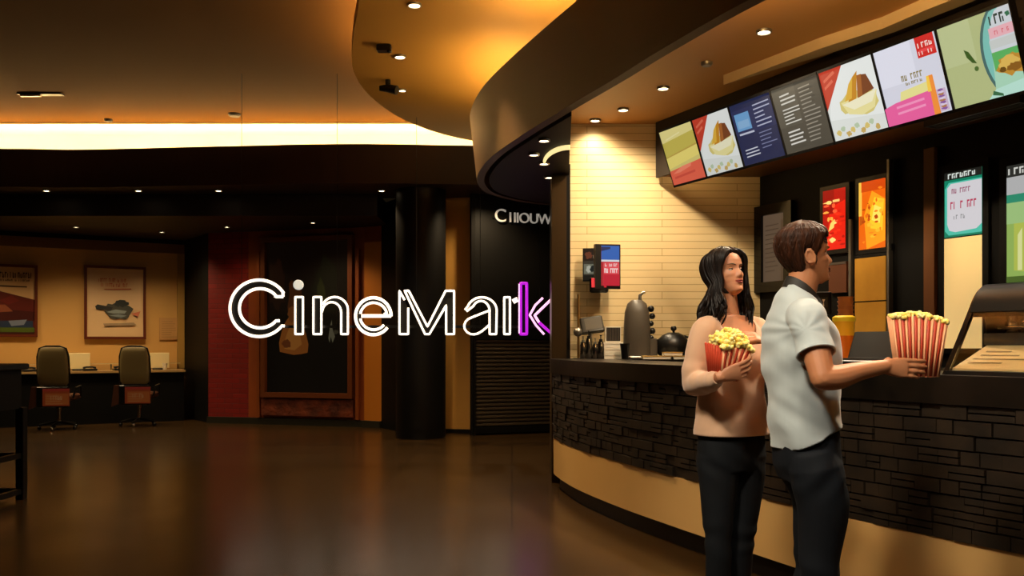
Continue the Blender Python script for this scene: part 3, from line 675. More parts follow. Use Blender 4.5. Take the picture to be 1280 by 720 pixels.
# swivel chairs
def swivel(px, lb, seed):
    Y = 13.95 if px < 100 else 14.55; X = (px-640)/1100*Y
    t = thing('swivel_chair', lb, 'chair', (X, Y, 0), radians(6), 'tall backed swivel chairs at the desk')
    Mg = mat('olive_leather', '#7c6c46', .42); Mb2 = mat('brown_leather', '#4c2a1a', .45)
    back = []
    for z, w, d in ((.70, .19, .03), (.74, .225, .045), (.9, .23, .05), (1.1, .225, .05), (1.22, .21, .045), (1.285, .18, .03), (1.30, .12, .015)):
        ring = []
        for k in range(24):
            a = 2*pi*k/24; c, s = cos(a), sin(a)
            ring.append((w*abs(c)**.45*(1 if c > 0 else -1), d*abs(s)**.6*(1 if s > 0 else -1)-.06*(1-(c*c))*.0-.22-.05*(z-.7), z))
        back.append(ring)
    obj('backrest', MB().loft(back), Mg, t, smooth=True)
    mb = MB(); mb.tube([(-.235, -.2, .68), (-.24, -.22, .9), (-.235, -.24, 1.15), (-.2, -.25, 1.28), (-.1, -.25, 1.315), (.1, -.25, 1.315), (.2, -.25, 1.28), (.235, -.24, 1.15), (.24, -.22, .9), (.235, -.2, .68)], .014, 8)
    obj('back_frame', mb, M_blk, t, smooth=True)
    obj('seat', MB().bbox(-.25, .25, -.22, .27, .46, .56, .06, seg=5), Mb2, t, smooth=True)
    # rear panel with an orange card
    obj('rear_panel', MB().bbox(-.24, .24, -.27, -.23, .36, .68, .015), M_blk, t)
    pr = art('card', .40, .27, [('#b84a20', FULL), ('#c4402c', R(0, .84, 1, 1)), ('#d0682c', R(.1, .08, .97, .72))]+scrib('#e89c60', .3, .35, .75, .62, 5, seed)+lines('#e08848', .12, .9, .1, .7, 4, seed, .25), t, rough=.5, es=.12, back=.006); pr.location = (-.14, -.278, .385)
    obj('side_panel', MB().prismY([(-.36, .33), (-.24, .38), (-.24, .68), (-.32, .68)], -.25, -.18), Mb2, t)
    for s in (-1, 1):
        mb = MB(); mb.tube([(s*.27, -.15, .5), (s*.29, -.12, .66), (s*.29, .1, .68), (s*.28, .14, .52)], .016, 8); obj('armrest', mb, M_blk, t, smooth=True)
    obj('gas_column', MB().lathe([(.03, .1), (.03, .3), (.045, .3), (.045, .46)], n=16), M_chrome, t, smooth=True)
    for k in range(5):
        a = 2*pi*k/5-pi/2; l = MB(); l.tube([(0, 0, .12), (.15*cos(a), .15*sin(a), .1), (.28*cos(a), .28*sin(a), .075)], [.025, .02, .014], 8); b_ = obj('base_arm', l, M_blk, t, smooth=True)
        obj('caster', MB().ball((.28*cos(a), .28*sin(a), .03), .03, 10), M_chrome if k == 0 else M_blk, b_, smooth=True)
    return t
swivel(74, 'tall backed swivel chair with an orange card, nearer the left edge of the photo', 3)
swivel(174, 'tall backed swivel chair with an orange card, the right one of two', 4)

# black high table at the left edge
t = thing('high_table', 'black high table with open frame legs and a drawer, cut by the left edge', 'table', (-4.84, 7.35, 0))
obj('tabletop', MB().bbox(-.62, .62, -.36, .36, 1.13, 1.18, .02), M_blk, t)
obj('apron', MB().box(-.57, .57, -.31, .31, .79, 1.13), M_black, t)
dr = obj('drawer', MB().box(-.2, .54, -.33, -.30, .84, 1.10), M_blk, t); obj('handle', MB().tube([(.40, -.335, .965), (.40, -.37, .965), (.53, -.37, .965), (.53, -.335, .965)], .009, 8), M_chrome, dr, smooth=True)
for sx_, sy_ in ((-1, -1), (1, -1), (1, 1), (-1, 1)):
    obj('leg', MB().bbox(sx_*.57-.035, sx_*.57+.035, sy_*.31-.035, sy_*.31+.035, 0, .80, .006), M_blk, t)
for z in (.36, .05):
    for sy_ in (-1, 1): obj('stretcher', MB().box(-.54, .54, sy_*.31-.02, sy_*.31+.02, z, z+.045), M_blk, t)
    obj('stretcher', MB().box(.55, .59, -.29, .29, z, z+.045), M_blk, t)

# ------------------------------------------------------------------ picture window in the orange wall
dR = (R2-R1).normalized(); aR = atan2(dR.y, dR.x); LR = (R2-R1).length
def Rpt(px, py):
    r = (px-640)/1100; k = (R1.y*r-R1.x)/(dR.x-dR.y*r); P = R1+dR*k; return k, 1.35+(430-py)/1100*P.y
k0, zb = Rpt(335, 490); k1, zt = Rpt(438, 300)
nR = V((dR.y, -dR.x, 0))
o_ = R1+nR*.03
t = thing('display_case', 'dark glazed display case with an orange frame set on the orange wall', 'display case', (o_.x, o_.y, 0), aR)
kk0, kk1 = k0-.08, k1+.08; mb = MB(); f = .08
for q in ((kk0, kk1, zb-f, zb), (kk0, kk1, zt, zt+f), (kk0, kk0+f, zb, zt), (kk1-f, kk1, zb, zt)): mb.box(q[0], q[1], -.08, .03, q[2], q[3])
obj('frame', mb, mat('orange_wood', '#6a3410', .5), t)
w_ = kk1-kk0-2*f; h_ = zt-zb
sh = [('#0c0704', FULL), ('#180b05', [(0, .5), (.5, .56), (1, .5), (1, 1), (0, 1)]), ('#2c1408', blob(.12, .72, .12, .16, 31)), ('#1e1a0a', blob(.72, .68, .16, .2, 32)), ('#3c3a14', blob(.66, .62, .05, .12, 33)), ('#5a2c10', blob(.34, .62, .08, .14, 34)),
      ('#a85c20', [(.16, .27), (.15, .33), (.18, .40), (.22, .46), (.27, .50), (.33, .51), (.39, .49), (.44, .45), (.48, .39), (.51, .32), (.50, .265), (.42, .255), (.33, .25), (.24, .26)]), ('#c47830', [(.22, .29), (.23, .36), (.28, .44), (.35, .45), (.40, .40), (.43, .32), (.34, .28)]), ('#7a3c18', blob(.24, .32, .05, .03, 35)), ('#8a4a1c', blob(.31, .52, .05, .05, 36)),
      ('#7c7458', [(.75, .36), (.77, .44), (.79, .48), (.80, .42), (.83, .37), (.80, .33), (.78, .37), (.765, .33)]), ('#4c4430', blob(.84, .40, .03, .015, 37))]
pr = art('picture', w_, h_, sh, t, es=.22, back=.01); pr.location = (kk0+f, 0, zb)
k2, z2 = Rpt(335, 517); k3, z3 = Rpt(438, 494)
obj('stone_sill', MB().box(kk0, kk1, -.05, .03, .16, zb-f-.02), mat('red_stone', '#7a3416', .7, bump=(9, .9, .03), var=(5, '#4a1c0c')), t)
for q in (.12,): obj('post', MB().box(kk0-.10, kk0-.04, -.04, .03, .12, 2.9), mat('orange_wood2', '#8a4414', .5), t)
obj('post', MB().box(kk1+.04, kk1+.10, -.04, .03, .12, 2.9), mat('orange_wood2'), t)

# ------------------------------------------------------------------ things on the counter by the tiled wall
IZ = 1.205
def item(name, label, cat, px, Y=8.45, rz=0, group=None, z=IZ): return thing(name, label, cat, ((px-640)/1100*Y, Y, z), rz, group)
k = 8.45/1100          # metres per pixel here
t = thing('wall_screen', 'small dark framed promotion screen with a food picture on the tiled wall', 'screen', ((728-640)/1100*8.7, 8.66, 1.35+(430-352)/1100*8.7), radians(-8))
obj('housing', MB().box(0, .18, 0, .04, 0, .325), M_blk, t)
a = art('display', .165, .305, [('#4a4438', FULL), ('#302018', R(0, .62, 1, 1)), ('#8a4a30', blob(.3, .8, .2, .12, 2)), ('#c8a888', blob(.72, .76, .15, .1, 3)), ('#8c8c78', R(.02, .2, .98, .52)), ('#dcdcc8', blob(.3, .36, .15, .12, 5)), ('#2c302c', blob(.55, .36, .16, .1, 6)), ('#dcd4b8', blob(.8, .38, .1, .1, 7)), ('#24221c', R(0, 0, 1, .16))], t, es=.5, back=.002); a.location = (.008, -.001, .01)
obj('bracket', MB().box(.07, .11, .04, .12, .12, .18), M_blk, t)
t = thing('wall_screen', 'bright promotion screen with a blue top and red lower half on the tiled wall', 'screen', ((750-640)/1100*8.5, 8.46, 1.35+(430-360)/1100*8.5), radians(10))
obj('housing', MB().box(-.05, .20, .0, .06, -.01, .42), M_blk, t)
a = art('display', .18, .385, [('#d83440', FULL), ('#3064b8', R(0, .64, 1, 1)), ('#1c2c5c', [(0, .86), (.5, .92), (.5, .97), (0, .97)]), ('#d8dce0', R(0, .60, 1, .65)), ('#b42430', R(0, 0, .12, .6)), ('#e85058', R(.12, .3, 1, .56))]+scrib('#f8d8d4', .2, .48, .9, .56, 6, 2)+scrib('#fff0ec', .16, .32, .92, .44, 7, 5)+[('#c81c34', R(.12, 0, 1, .28))], t, es=.85, back=.002); a.location = (.008, -.002, .02)
obj('bracket', MB().box(.06, .10, .06, .32, .15, .21), M_blk, t)
t = thing('card_terminal', 'rounded black card terminal with a red screen hanging below the promotion screens', 'terminal', ((748-640)/1100*8.55, 8.5, 1.35+(430-366)/1100*8.5), 0)
obj('body', MB().bbox(-.09, .09, -.03, .03, 0, .15, .03), M_blk, t, smooth=True); obj('screen', MB().box(-.075, .07, -.034, -.03, .05, .14), mat('red_print', '#c8323c', .4, es=.5), t)
obj('arm', MB().tube([(0, .03, .08), (0, .15, .08), (0, .30, .08)], .015, 8), M_blk, t)
t = item('cable_pole', 'thin upright pole between the small screens and the silver canisters', 'pole', 723, 8.44)
obj('pole', MB().cyl((0, 0, 0), .012, 0, .62, 12), mat('brass', '#a07840', .35, .8), t, smooth=True); obj('foot', MB().cyl((0, 0, 0), .05, 0, .012, 18), M_steel, t)
t = item('payment_terminal', 'tilted dark payment terminal on a metal stand by the left end of the tiled wall', 'terminal', 738, 8.46)
obj('stand', MB().tube([(0, 0, 0), (0, 0, .2), (.0, -.02, .27)], .018, 10), M_steel, t, smooth=True); obj('foot', MB().cyl((0, 0, 0), .06, 0, .015, 18), M_steel, t)
M_ = Matrix.Translation((.02, -.03, .28)) @ Matrix.Rotation(radians(-20), 4, 'X') @ Matrix.Rotation(radians(-8), 4, 'Y')
obj('body', MB().bbox(-.11, .11, -.03, .04, -.03, .13, .02, M=M_), mat('grey_plastic', '#3c3832', .4), t, smooth=True); obj('screen', MB().box(-.07, .09, -.034, -.03, -.005, .11, M=M_), mat('grey_screen', '#5c564c', .2), t)
obj('knob', MB().ball((-.12, -.02, .26), .045, 12), M_steel, t, smooth=True)
for i, (px, h, r, lb) in enumerate(((729, .22, .032, 'leftmost'), (736, .27, .034, 'tallest'), (744, .20, .03, 'middle short'), (751, .23, .034, 'rightmost'))):
    t = item('steel_canister', '%s silver syrup canister in the cluster by the left end of the tiled wall' % lb, 'canister', px, 8.36-.02*i, 0, 'silver canisters')
    obj('body', MB().lathe([(r*.9, 0), (r, .01), (r, h*.6), (r*.75, h*.7), (r*.75, h*.74)], n=18), M_chrome, t, smooth=True)
    obj('pump', MB().lathe([(r*.5, h*.74), (r*.5, h*.82), (r*.15, h*.84), (r*.15, h*.95), (r*.3, h*.96), (r*.3, h)], n=14), M_blk if i % 2 else M_steel, t, smooth=True)
for i, (w_, z_, dx) in enumerate(((.20, 0, 0), (.19, .055, .006), (.18, .11, -.004))):
    t = item('white_carton', ['bottom', 'middle', 'top'][i]+' flat white carton in the stack beside the grey dispenser', 'carton', 765, 8.45, .05*i, 'flat white cartons', IZ+z_)
    obj('carton', MB().box(-w_/2+dx, w_/2+dx, -.08, .08, 0, .036), M_white, t); obj('lid', MB().box(-w_/2-.004+dx, w_/2+.004+dx, -.084, .084, .036, .052), M_white, t)
t = item('napkin_holder', 'small dark slatted holder in a pale frame on top of the white cartons', 'holder', 766, 8.45, 0, z=IZ+.163)
obj('frame', MB().box(-.075, .075, -.03, .05, 0, .15), M_white, t)
for i in range(5): obj('slat', MB().box(-.062+.026*i, -.044+.026*i, -.036, -.03, .012, .138), mat('dark_slat', '#3c342c', .5), t)
obj('backing', MB().box(-.066, .068, -.031, -.03, .01, .14), M_blk, t)
# tall grey dispenser
t = item('drink_dispenser', 'tall rounded grey drink dispenser with black tap column standing by the tiled wall', 'dispenser', 800, 8.42)
rings = []
for z, w, d in ((.0, .12, .10), (.05, .13, .11), (.3, .125, .11), (.45, .115, .10), (.53, .09, .08), (.565, .05, .05)):
    rings.append([((abs(cos(a))**.7)*(1 if cos(a) > 0 else -1)*w-.03, (abs(sin(a))**.7)*(1 if sin(a) > 0 else -1)*d, z) for a in [2*pi*q/24 for q in range(24)]])
obj('body', MB().loft(rings), mat('warm_grey_plastic', '#4c443a', .4), t, smooth=True)
obj('spout', MB().tube([(.0, 0, .55), (.0, 0, .61), (.03, 0, .64), (.05, 0, .64)], [.018, .016, .014, .012], 10), M_steel, t, smooth=True)
mb = MB()
for i in range(6): mb.ball((.10+.012*(i % 2), -.03, .48-.07*i), .032-.002*(i % 3), 10)
obj('tap_column', mb, M_blk, t, smooth=True); obj('drip_tray', MB().bbox(-.14, .17, -.15, -.05, 0, .03, .02), M_steel, t)
obj('side_tank', MB().bbox(.06, .16, -.06, .08, .0, .2, .02), mat('warm_grey_plastic'), t, smooth=True)
t = item('kettle', 'squat black kettle with a knob on its lid beside the grey dispenser', 'kettle', 842, 8.42)
rings = []
for z, w in ((.03, .12), (.06, .15), (.12, .16), (.18, .145), (.23, .10), (.255, .05)):
    rings.append([(cos(a)*w*(1.1 if cos(a) < 0 else .95), sin(a)*w*.7, z) for a in [2*pi*q/24 for q in range(24)]])
obj('body', MB().loft(rings), M_blk, t, smooth=True); obj('lid_knob', MB().lathe([(.01, .25), (.012, .27), (.028, .28), (.03, .30), (.02, .315)], n=14), M_blk, t, smooth=True)
obj('spout', MB().tube([(-.11, 0, .1), (-.14, 0, .16), (-.155, 0, .19)], [.03, .022, .018], 10), M_blk, t, smooth=True); obj('handle', MB().tube([(.10, 0, .22), (.17, 0, .2), (.18, 0, .12), (.14, 0, .07)], .012, 8), M_blk, t, smooth=True)
obj('base', MB().cyl((0, 0, 0), .13, 0, .03, 24), M_blk, t)
for i, (px, w_, z_) in enumerate(((822, .30, 0), (846, .16, 0), (840, .18, .035))):
    t = item('cream_tray', ['long flat cream tray in front of the kettle', 'short cream tray right of the kettle', 'cream tray lying on the short one beside the kettle'][i], 'tray', px, 8.24, 0, 'cream trays', IZ+z_)
    obj('tray', MB().bbox(-w_/2, w_/2, -.06, .03, 0, .028, .012), M_white, t)
    obj('rim', MB().tube([(-w_/2, -.06, .03), (w_/2, -.06, .03), (w_/2, .03, .03), (-w_/2, .03, .03)], .005, 6, closed=True), mat('gold_foil', '#b08c48', .4, .4), t)
t = item('paper_cup', 'small black cup at the foot of the grey dispenser', 'cup', 781, 8.26)
obj('cup', MB().lathe([(.03, 0), (.045, .14), (.05, .15), (.04, .148), (.028, .01)], n=16), M_blk, t, smooth=True)

# ------------------------------------------------------------------ back wall of the bar (local frame of the slanted wall)
def wpanel(name, label, cat, px0, px1, pyt, pyb, y=-.03, **k):
    s0, s1 = sx(px0), sx(px1); za = sz(px0, pyb); zb_ = sz(px0, pyt); zc = sz(px1, pyt); zd = sz(px1, pyb)
    z0 = (za+zd)/2; z1 = (zb_+zc)/2
    t = thing(name, label, cat, tuple(Wm @ V((s0, y, z0))), TH, **k); return t, s1-s0, z1-z0
# framed notice
t, w_, h_ = wpanel('framed_notice', 'pale pink paper notice in a thick black frame right of the tiled wall', 'notice', 957, 985, 268, 352)
mb = MB(); f = .10
for q in ((-f, w_+f, -f, 0), (-f, w_+f, h_, h_+f), (-f, 0, 0, h_), (w_, w_+f, 0, h_)): mb.box(q[0], q[1], -.03, .02, q[2], q[3])
obj('frame', mb, M_blkg, t); art('paper', w_, h_, [('#b89474', FULL), ('#c09c7c', R(.0, .5, .8, 1)), ('#a8805c', R(.8, 0, 1, .9))]+lines('#8c6c54', .1, .75, .15, .9, 11, 6, .2), t, es=.18, back=.01)
# red and orange backlit posters
red = [('#a80c08', FULL), ('#d41c0c', [(.2, 0), (1, 0), (1, .8), (.3, .7)]), ('#8c0404', R(0, .6, .5, 1))]
r_ = random.Random(5)
for i in range(34):
    u, v = r_.uniform(.15, .95), r_.uniform(.05, .8); red.append((r_.choice(['#f0542c', '#f8a040', '#e02810', '#a80c08', '#f8c870', '#c81408']), blob(u, v, r_.uniform(.04, .14), r_.uniform(.01, .04), i)))
red += [('#f8c060', [(.3, .3), (.55, .36), (.6, .5), (.4, .44)]), ('#f8b868', R(.5, .78, .8, .82))]
t, w_, h_ = wpanel('lit_poster', 'red backlit poster with pale flourishes left of the orange one', 'poster', 1032, 1060, 237, 312)
obj('frame', MB().box(-.04, w_+.04, .0, .03, -.04, h_+.04), M_blk, t); art('print', w_, h_, clipu(red), t, es=1.3, back=.002).location = (0, -.002, 0)
ora = [('#d85c08', FULL), ('#f09018', [(.3, 0), (1, .1), (1, .7), (.5, .85), (.2, .5)]), ('#f8b828', [(.45, .3), (.9, .25), (.95, .7), (.6, .75), (.4, .5)]), ('#fcd058', [(.5, .42), (.8, .36), (.85, .58), (.6, .64)]), ('#e0b040', R(0, .5, .12, 1)), ('#c04008', R(.1, .85, 1, 1)), ('#b04c0c', [(.05, .5), (.2, .48), (.25, .4), (.05, .36)])]
for i in range(30):
    u, v = r_.uniform(.1, .95), r_.uniform(.02, .97); ora.append((r_.choice(['#e87818', '#c04808', '#f8a828', '#d86410', '#a83c08']), blob(u, v, r_.uniform(.02, .1), r_.uniform(.008, .035), i+50)))
t, w_, h_ = wpanel('lit_poster', 'orange and yellow backlit poster above the amber cabinet', 'poster', 1077, 1110, 226, 311)
obj('frame', MB().box(-.04, w_+.04, .0, .03, -.04, h_+.04), M_blk, t); art('print', w_, h_, clipu(ora), t, es=1.3, back=.002).location = (0, -.002, 0)
# amber lit cabinet
t, w_, h_ = wpanel('warming_cabinet', 'tall amber lit cabinet with two stacked doors below the orange poster', 'cabinet', 1073, 1111, 322, 424)
obj('frame', MB().box(-.05, w_+.03, .0, .03, -.14, h_+.03), M_blk, t)
Ma = mat('amber_lit_panel', '#a87424', .35, es=.42, ecol='#b07c20', var=(2.2, '#8c5c18'))
obj('door', MB().box(.0, w_, -.012, .0, h_*.46+.008, h_), Ma, t); obj('door', MB().box(0, w_, -.012, .0, 0, h_*.46-.004), Ma, t)
obj('glass_edge', MB().box(-.055, -.03, -.03, .0, -.1, h_+.35), M_steel, t)
t, w_, h_ = wpanel('metal_rail', 'thin upright metal rail right of the orange poster', 'rail', 1115, 1117, 200, 425)
obj('rail', MB().box(0, .02, -.03, .02, -.1, h_), M_steel, t); obj('bracket', MB().box(-.01, .03, -.01, .03, h_*.5, h_*.5+.05), M_blk, t)
# brown wood panel low left of the cabinet
t, w_, h_ = wpanel('wood_panel', 'brown timber panel between the red poster and the drinks dispenser', 'panel', 1040, 1062, 328, 366)
obj('board', MB().box(0, w_, -.01, .02, 0, h_), mat('brown_panel', '#5c3018', .5), t); obj('edge_strip', MB().box(0, w_, -.015, -.01, h_-.02, h_), mat('grey_strip', '#4c443c', .4), t)
# brown timber strip
t, w_, h_ = wpanel('timber_strip', 'narrow brown timber strip left of the green and white sign', 'strip', 1160, 1173, 186, 425)
obj('strip', MB().box(0, w_, -.02, .02, -.1, h_), mat('brown_strip', '#6a3e16', .5), t)
# green and white signs
M_lp = mat('cream_lit_panel', '#e0c080', .5, es=.62, ecol='#e8c884')
sg = [('#128060', FULL), ('#20201c', R(0, .88, 1, 1)), ('#50c0a8', [(.02, .1), (.12, .03), (1, .03), (1, .84), (.12, .84), (.02, .75)]), ('#d4d0d4', [(.08, .2), (.14, .1), (.3, .07), (.86, .09), (1, .16), (1, .82), (.18, .82), (.08, .76)])]
sg += scrib('#d8e0d8', .1, .90, .98, .98, 8, 12)+scrib('#9c5c74', .22, .66, .75, .74, 7, 5)+scrib('#b8405c', .2, .42, .92, .54, 8, 9)+scrib('#8c8c8c', .3, .26, .62, .33, 5, 4)
t, w_, h_ = wpanel('lit_sign', 'green and white backlit sign with red lettering above a cream lit panel', 'sign', 1184, 1231, 213, 295)
obj('frame', MB().box(-.06, w_+.05, .0, .03, -.9, h_+.06), M_blk, t); art('print', w_, h_, clipu(sg), t, es=.95, back=.002).location = (0, -.002, 0)
obj('lower_panel', MB().box(0, w_, -.004, .0, -.86, -.01), M_lp, t)
sg2 = [('#90b058', FULL), ('#30302c', R(0, .9, 1, 1)), ('#b4b4b4', R(0, .75, 1, .9)), ('#2c8c6c', R(0, .68, 1, .75)), ('#9cc07c', R(0, .5, 1, .68)), ('#b0bc50', [(.2, .1), (.6, .08), (.6, .5), (.2, .5)]), ('#d8dc98', [(.3, .1), (.42, .1), (.42, .46), (.3, .4)]), ('#608038', R(.6, .1, .7, .6)), ('#e0e4a8', [(.75, .06), (.95, .06), (.95, .35), (.8, .3)]), ('#4c6428', R(0, 0, 1, .05))]+scrib('#d0d0c8', .05, .92, .95, .98, 6, 3)
t, w_, h_ = wpanel('lit_sign', 'tall yellow-green backlit sign with a grey header at the right edge of the photo', 'sign', 1262, 1310, 204, 352)
obj('frame', MB().box(-.06, w_+.05, .0, .03, -.5, h_+.06), M_blk, t); art('print', w_, h_, sg2, t, es=.9, back=.002).location = (0, -.002, 0)

# things on the bar's back counter
def bk(px, y): # point on the back counter, local y from the wall
    r = (px-640)/1100; a = BW+V((-DY*y, DX*y, 0)); s = (a.y*r-a.x)/(DX-DY*r); P = a+V((DX, DY, 0))*s; return P
BZ = 1.17
P = bk(1086, -.18); s_ = P.y/1100
t = thing('food_warmer', 'low black warmer with an open tray of pale snacks on the bar back counter', 'food warmer', (P.x, P.y, BZ), TH)
obj('body', MB().bbox(-.19, .19, -.12, .12, 0, .15, .015), M_blk, t); obj('tray', MB().lathe([(.15, .15), (.17, .165), (.18, .17), (.165, .166), (.14, .156)], n=28, M=Matrix.Scale(.75, 4, (0, 1, 0))), mat('pale_tray', '#c8bc98', .35), t, smooth=True)
rr = random.Random(3)
for i in range(42):
    a = rr.uniform(0, 2*pi); q = rr.uniform(0, .14); v0 = MB().ball((0, 0, 0), rr.uniform(.016, .026), 7, sc=(1, .8, .75))
    o = obj('bread_bite', v0, mat('pale_snack', '#d8cc98', .6, var=(20, '#b8a868')), None, smooth=True); o.location = (P.x+q*cos(a), P.y+q*sin(a)*.6, BZ+.185+.025*(1-q/.14)*rr.random())
    tag(o, 'small pale bite-sized snack in the tray on the black warmer', 'snack', 'pale snacks in the tray')
t = thing('cash_register', 'black cash register seen behind the man\'s forearm and the popcorn box', 'cash register', (2.04, 4.92, 1.21), radians(-40))
obj('base', MB().bbox(-.17, .17, -.16, .16, 0, .05, .01), M_blk, t, smooth=True)
Mt = Matrix.Translation((0, .02, .05)) @ Matrix.Rotation(radians(-38), 4, 'X')
obj('monitor', MB().bbox(-.17, .17, -.012, .02, .0, .2, .012, M=Mt), M_black, t, smooth=True)
obj('keyboard', MB().box(-.14, .14, -.15, -.03, .05, .062), mat('dark_keys', '#2c2824', .4), t); obj('card_slot', MB().box(.14, .165, -.14, .02, .06, .09), M_steel, t)
# juice dispenser
P = V((1.9, 5.28, 1.21)); P.x = (1055-640)/1100*5.28
t = thing('juice_dispenser', 'clear column of orange juice with a yellow top beside the man', 'juice dispenser', tuple(P))
obj('foot', MB().cyl((0, 0, 0), .075, 0, .02, 24), M_blk, t); 
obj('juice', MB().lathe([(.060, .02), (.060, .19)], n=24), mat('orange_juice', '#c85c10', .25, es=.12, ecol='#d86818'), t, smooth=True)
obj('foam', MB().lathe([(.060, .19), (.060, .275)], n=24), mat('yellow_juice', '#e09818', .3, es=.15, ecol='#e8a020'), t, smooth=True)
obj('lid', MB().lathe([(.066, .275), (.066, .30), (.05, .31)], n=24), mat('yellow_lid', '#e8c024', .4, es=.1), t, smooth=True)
P2 = P+V((-.075, .19, 0))
t = thing('coffee_grinder', 'square black machine with a small white mark behind the orange juice column', 'machine', tuple(P2+V((-.03, 0, 0))), radians(-12))
obj('body', MB().bbox(-.07, .075, -.06, .08, .0, .16, .01), M_blk, t); obj('head', MB().bbox(-.085, .085, -.08, .09, .32, .46, .01), M_blk, t); obj('column', MB().box(-.07, .07, .02, .08, .16, .30), M_blk, t)
a = art('mark', .05, .06, [('#2c2c2c', FULL), ('#e0e0dc', [(.4, .1), (.6, .1), (.55, .5), (.7, .8), (.35, .8), (.5, .5)])], t, back=.002); a.location = (.01, -.083, .365)
for i in range(7):
    o = obj('paper_cup', MB().lathe([(.034, 0), (.045, .05), (.048, .052), (.048, .058), (.04, .056)], n=18), mat('peach_cup', '#c88a5c', .5), None, smooth=True)
    q = P+V((.085, .20, .0)); o.location = (q.x, q.y, 1.21+.026*i+.22)
    tag(o, 'peach paper cup in the stack right of the black machine, '+['bottom one', 'second from the bottom', 'third from the bottom', 'middle one', 'third from the top', 'second from the top', 'top one'][i], 'cup', 'stacked peach cups')
t = thing('cup_stand', 'dark stand under the stack of peach cups', 'stand', (P.x+.085, P.y+.2, 1.21)); obj('post', MB().lathe([(.05, 0), (.05, .015), (.02, .02), (.02, .2), (.045, .205), (.045, .22)], n=18), M_blk, t, smooth=True)
# small cartons and jars behind the woman
for i, (px, z_, w_, h_) in enumerate(((966, .315, .30, .042), (966, .27, .30, .042))):
    P = bk(px, -.25); o = obj('gold_carton', MB().bbox(-w_/2, w_/2, -.05, .05, 0, h_, .005), mat('gold_carton_card', '#b8924c', .5), None); o.location = (P.x, P.y, BZ+z_); o.rotation_euler.z = TH*0
    tag(o, ['upper', 'lower'][i]+' flat gold carton below the framed notice, between the two customers', 'carton', 'flat gold cartons')
P = bk(966, -.25)
t = thing('storage_rack', 'dark gold rack under the flat gold cartons, between the two customers', 'rack', (P.x, P.y, BZ))
obj('shelf', MB().box(-.16, .16, -.07, .07, .255, .27), mat('gold_carton_card'), t)
for s in (-1, 1): obj('leg', MB().box(s*.15-.01, s*.15+.01, -.06, .06, 0, .255), mat('brass'), t)
for i in range(3):
    o = obj('spice_jar', MB().lathe([(.036, 0), (.038, .01), (.038, .13), (.03, .15), (.03, .17)], n=16), mat('amber_jar', ['#8c6828'][0], .3), None, smooth=True)
    o.location = (P.x-.09+.09*i, P.y, BZ); tag(o, ['left', 'middle', 'right'][i]+' amber jar under the dark gold rack between the customers', 'jar', 'amber jars under the rack')

# ------------------------------------------------------------------ glass pastry case on the counter
CT = atan2(-.87, .49)
B0 = V((1.985, 4.04, 1.21))
t = thing('pastry_case', 'glass front pastry display case with a black hood on the counter', 'display case', tuple(B0), CT)
Lc = .95
prof = [(0, 0), (.10, .15), (.19, .29), (.235, .36), (.28, .40), (.34, .42)]      # (inward y, z) of the curved front
def sideframe(x0, x1, th=.02):
    out = catmull([(p[0], p[1], 0) for p in prof], 5); mb = MB()
    A_ = [(p.x, p.y) for p in out]; B_ = [(p[0]+th, p[1]-th*.4) for p in A_]
    rings = [[(x0, a[0], a[1]), (x1, a[0], a[1]), (x1, b[0], max(0, b[1])), (x0, b[0], max(0, b[1]))] for a, b in zip(A_, B_)]
    return mb.loft(rings)
obj('side_frame', sideframe(-.012, .012), M_blkg, t, smooth=True); obj('side_frame', sideframe(Lc-.012, Lc+.012), M_blkg, t, smooth=True)
mb = MB(); g = [(p[0]+.004, p[1]) for p in prof[:4]]
mb.loft([[(.012, a, b), (Lc-.012, a, b), (Lc-.012, a+.004, b), (.012, a+.004, b)] for a, b in g]); obj('front_glass', mb, M_glass, t)
# hood: curved black roof
mb = MB(); hp = catmull([(.19, .29, 0), (.225, .36, 0), (.27, .405, 0), (.34, .425, 0), (.60, .43, 0)], 5)
mb.loft([[(0, p.x, p.y), (Lc, p.x, p.y), (Lc, p.x+.02, p.y-.025), (0, p.x+.02, p.y-.025)] for p in hp]); obj('hood', mb, mat('hood_black', '#0a0908', .32, spec=.3), t, smooth=True)
obj('end_panel', MB().box(0, .008, .30, .60, .04, .41), M_glass, t)
obj('back_panel', MB().box(0, Lc, .595, .605, 0, .43), M_blk, t)
obj('base', MB().box(0, Lc, .0, .60, 0, .018), M_blk, t)
M_deck = mat('cream_case_liner', '#e0bc78', .5, es=.22, ecol='#e8c480')
mb = MB(); mb.loft([[(.015, .04, .02), (Lc-.015, .04, .02), (Lc-.015, .04, .028), (.015, .04, .028)], [(.015, .30, .125), (Lc-.015, .30, .125), (Lc-.015, .30, .133), (.015, .30, .133)]]); dkk = obj('price_deck', mb, M_deck, t)
for i, (u, v, L) in enumerate(((.05, .2, .16), (.05, .36, .28), (.06, .52, .18), (.3, .5, .2), (.06, .68, .12), (.35, .3, .1))):
    y0_, y1_ = .04+.26*v, .04+.26*(v+.05); z0_, z1_ = .0305+.105*v, .0305+.105*(v+.05)
    obj('printed_line', MB().add([(u, y0_, z0_), (u+L, y0_, z0_), (u+L, y1_, z1_), (u, y1_, z1_)], [(0, 1, 2, 3)]), mat('print_brown', '#9c7c44', .6), dkk)
obj('shelf', MB().box(.01, Lc-.01, .30, .59, .16, .185), mat('grey_shelf', '#4c4438', .35), t)
obj('ledge', MB().box(.01, Lc-.01, .285, .30, .135, .19), mat('grey_shelf'), t)
obj('card_panel', MB().box(.35, .60, .40, .41, .185, .335), M_deck, t)
obj('top_lamp', MB().box(.02, Lc-.02, .33, .36, .325, .345), mat('case_lamp', '#f0c080', es=1.6, ecol='#f0b870'), t)
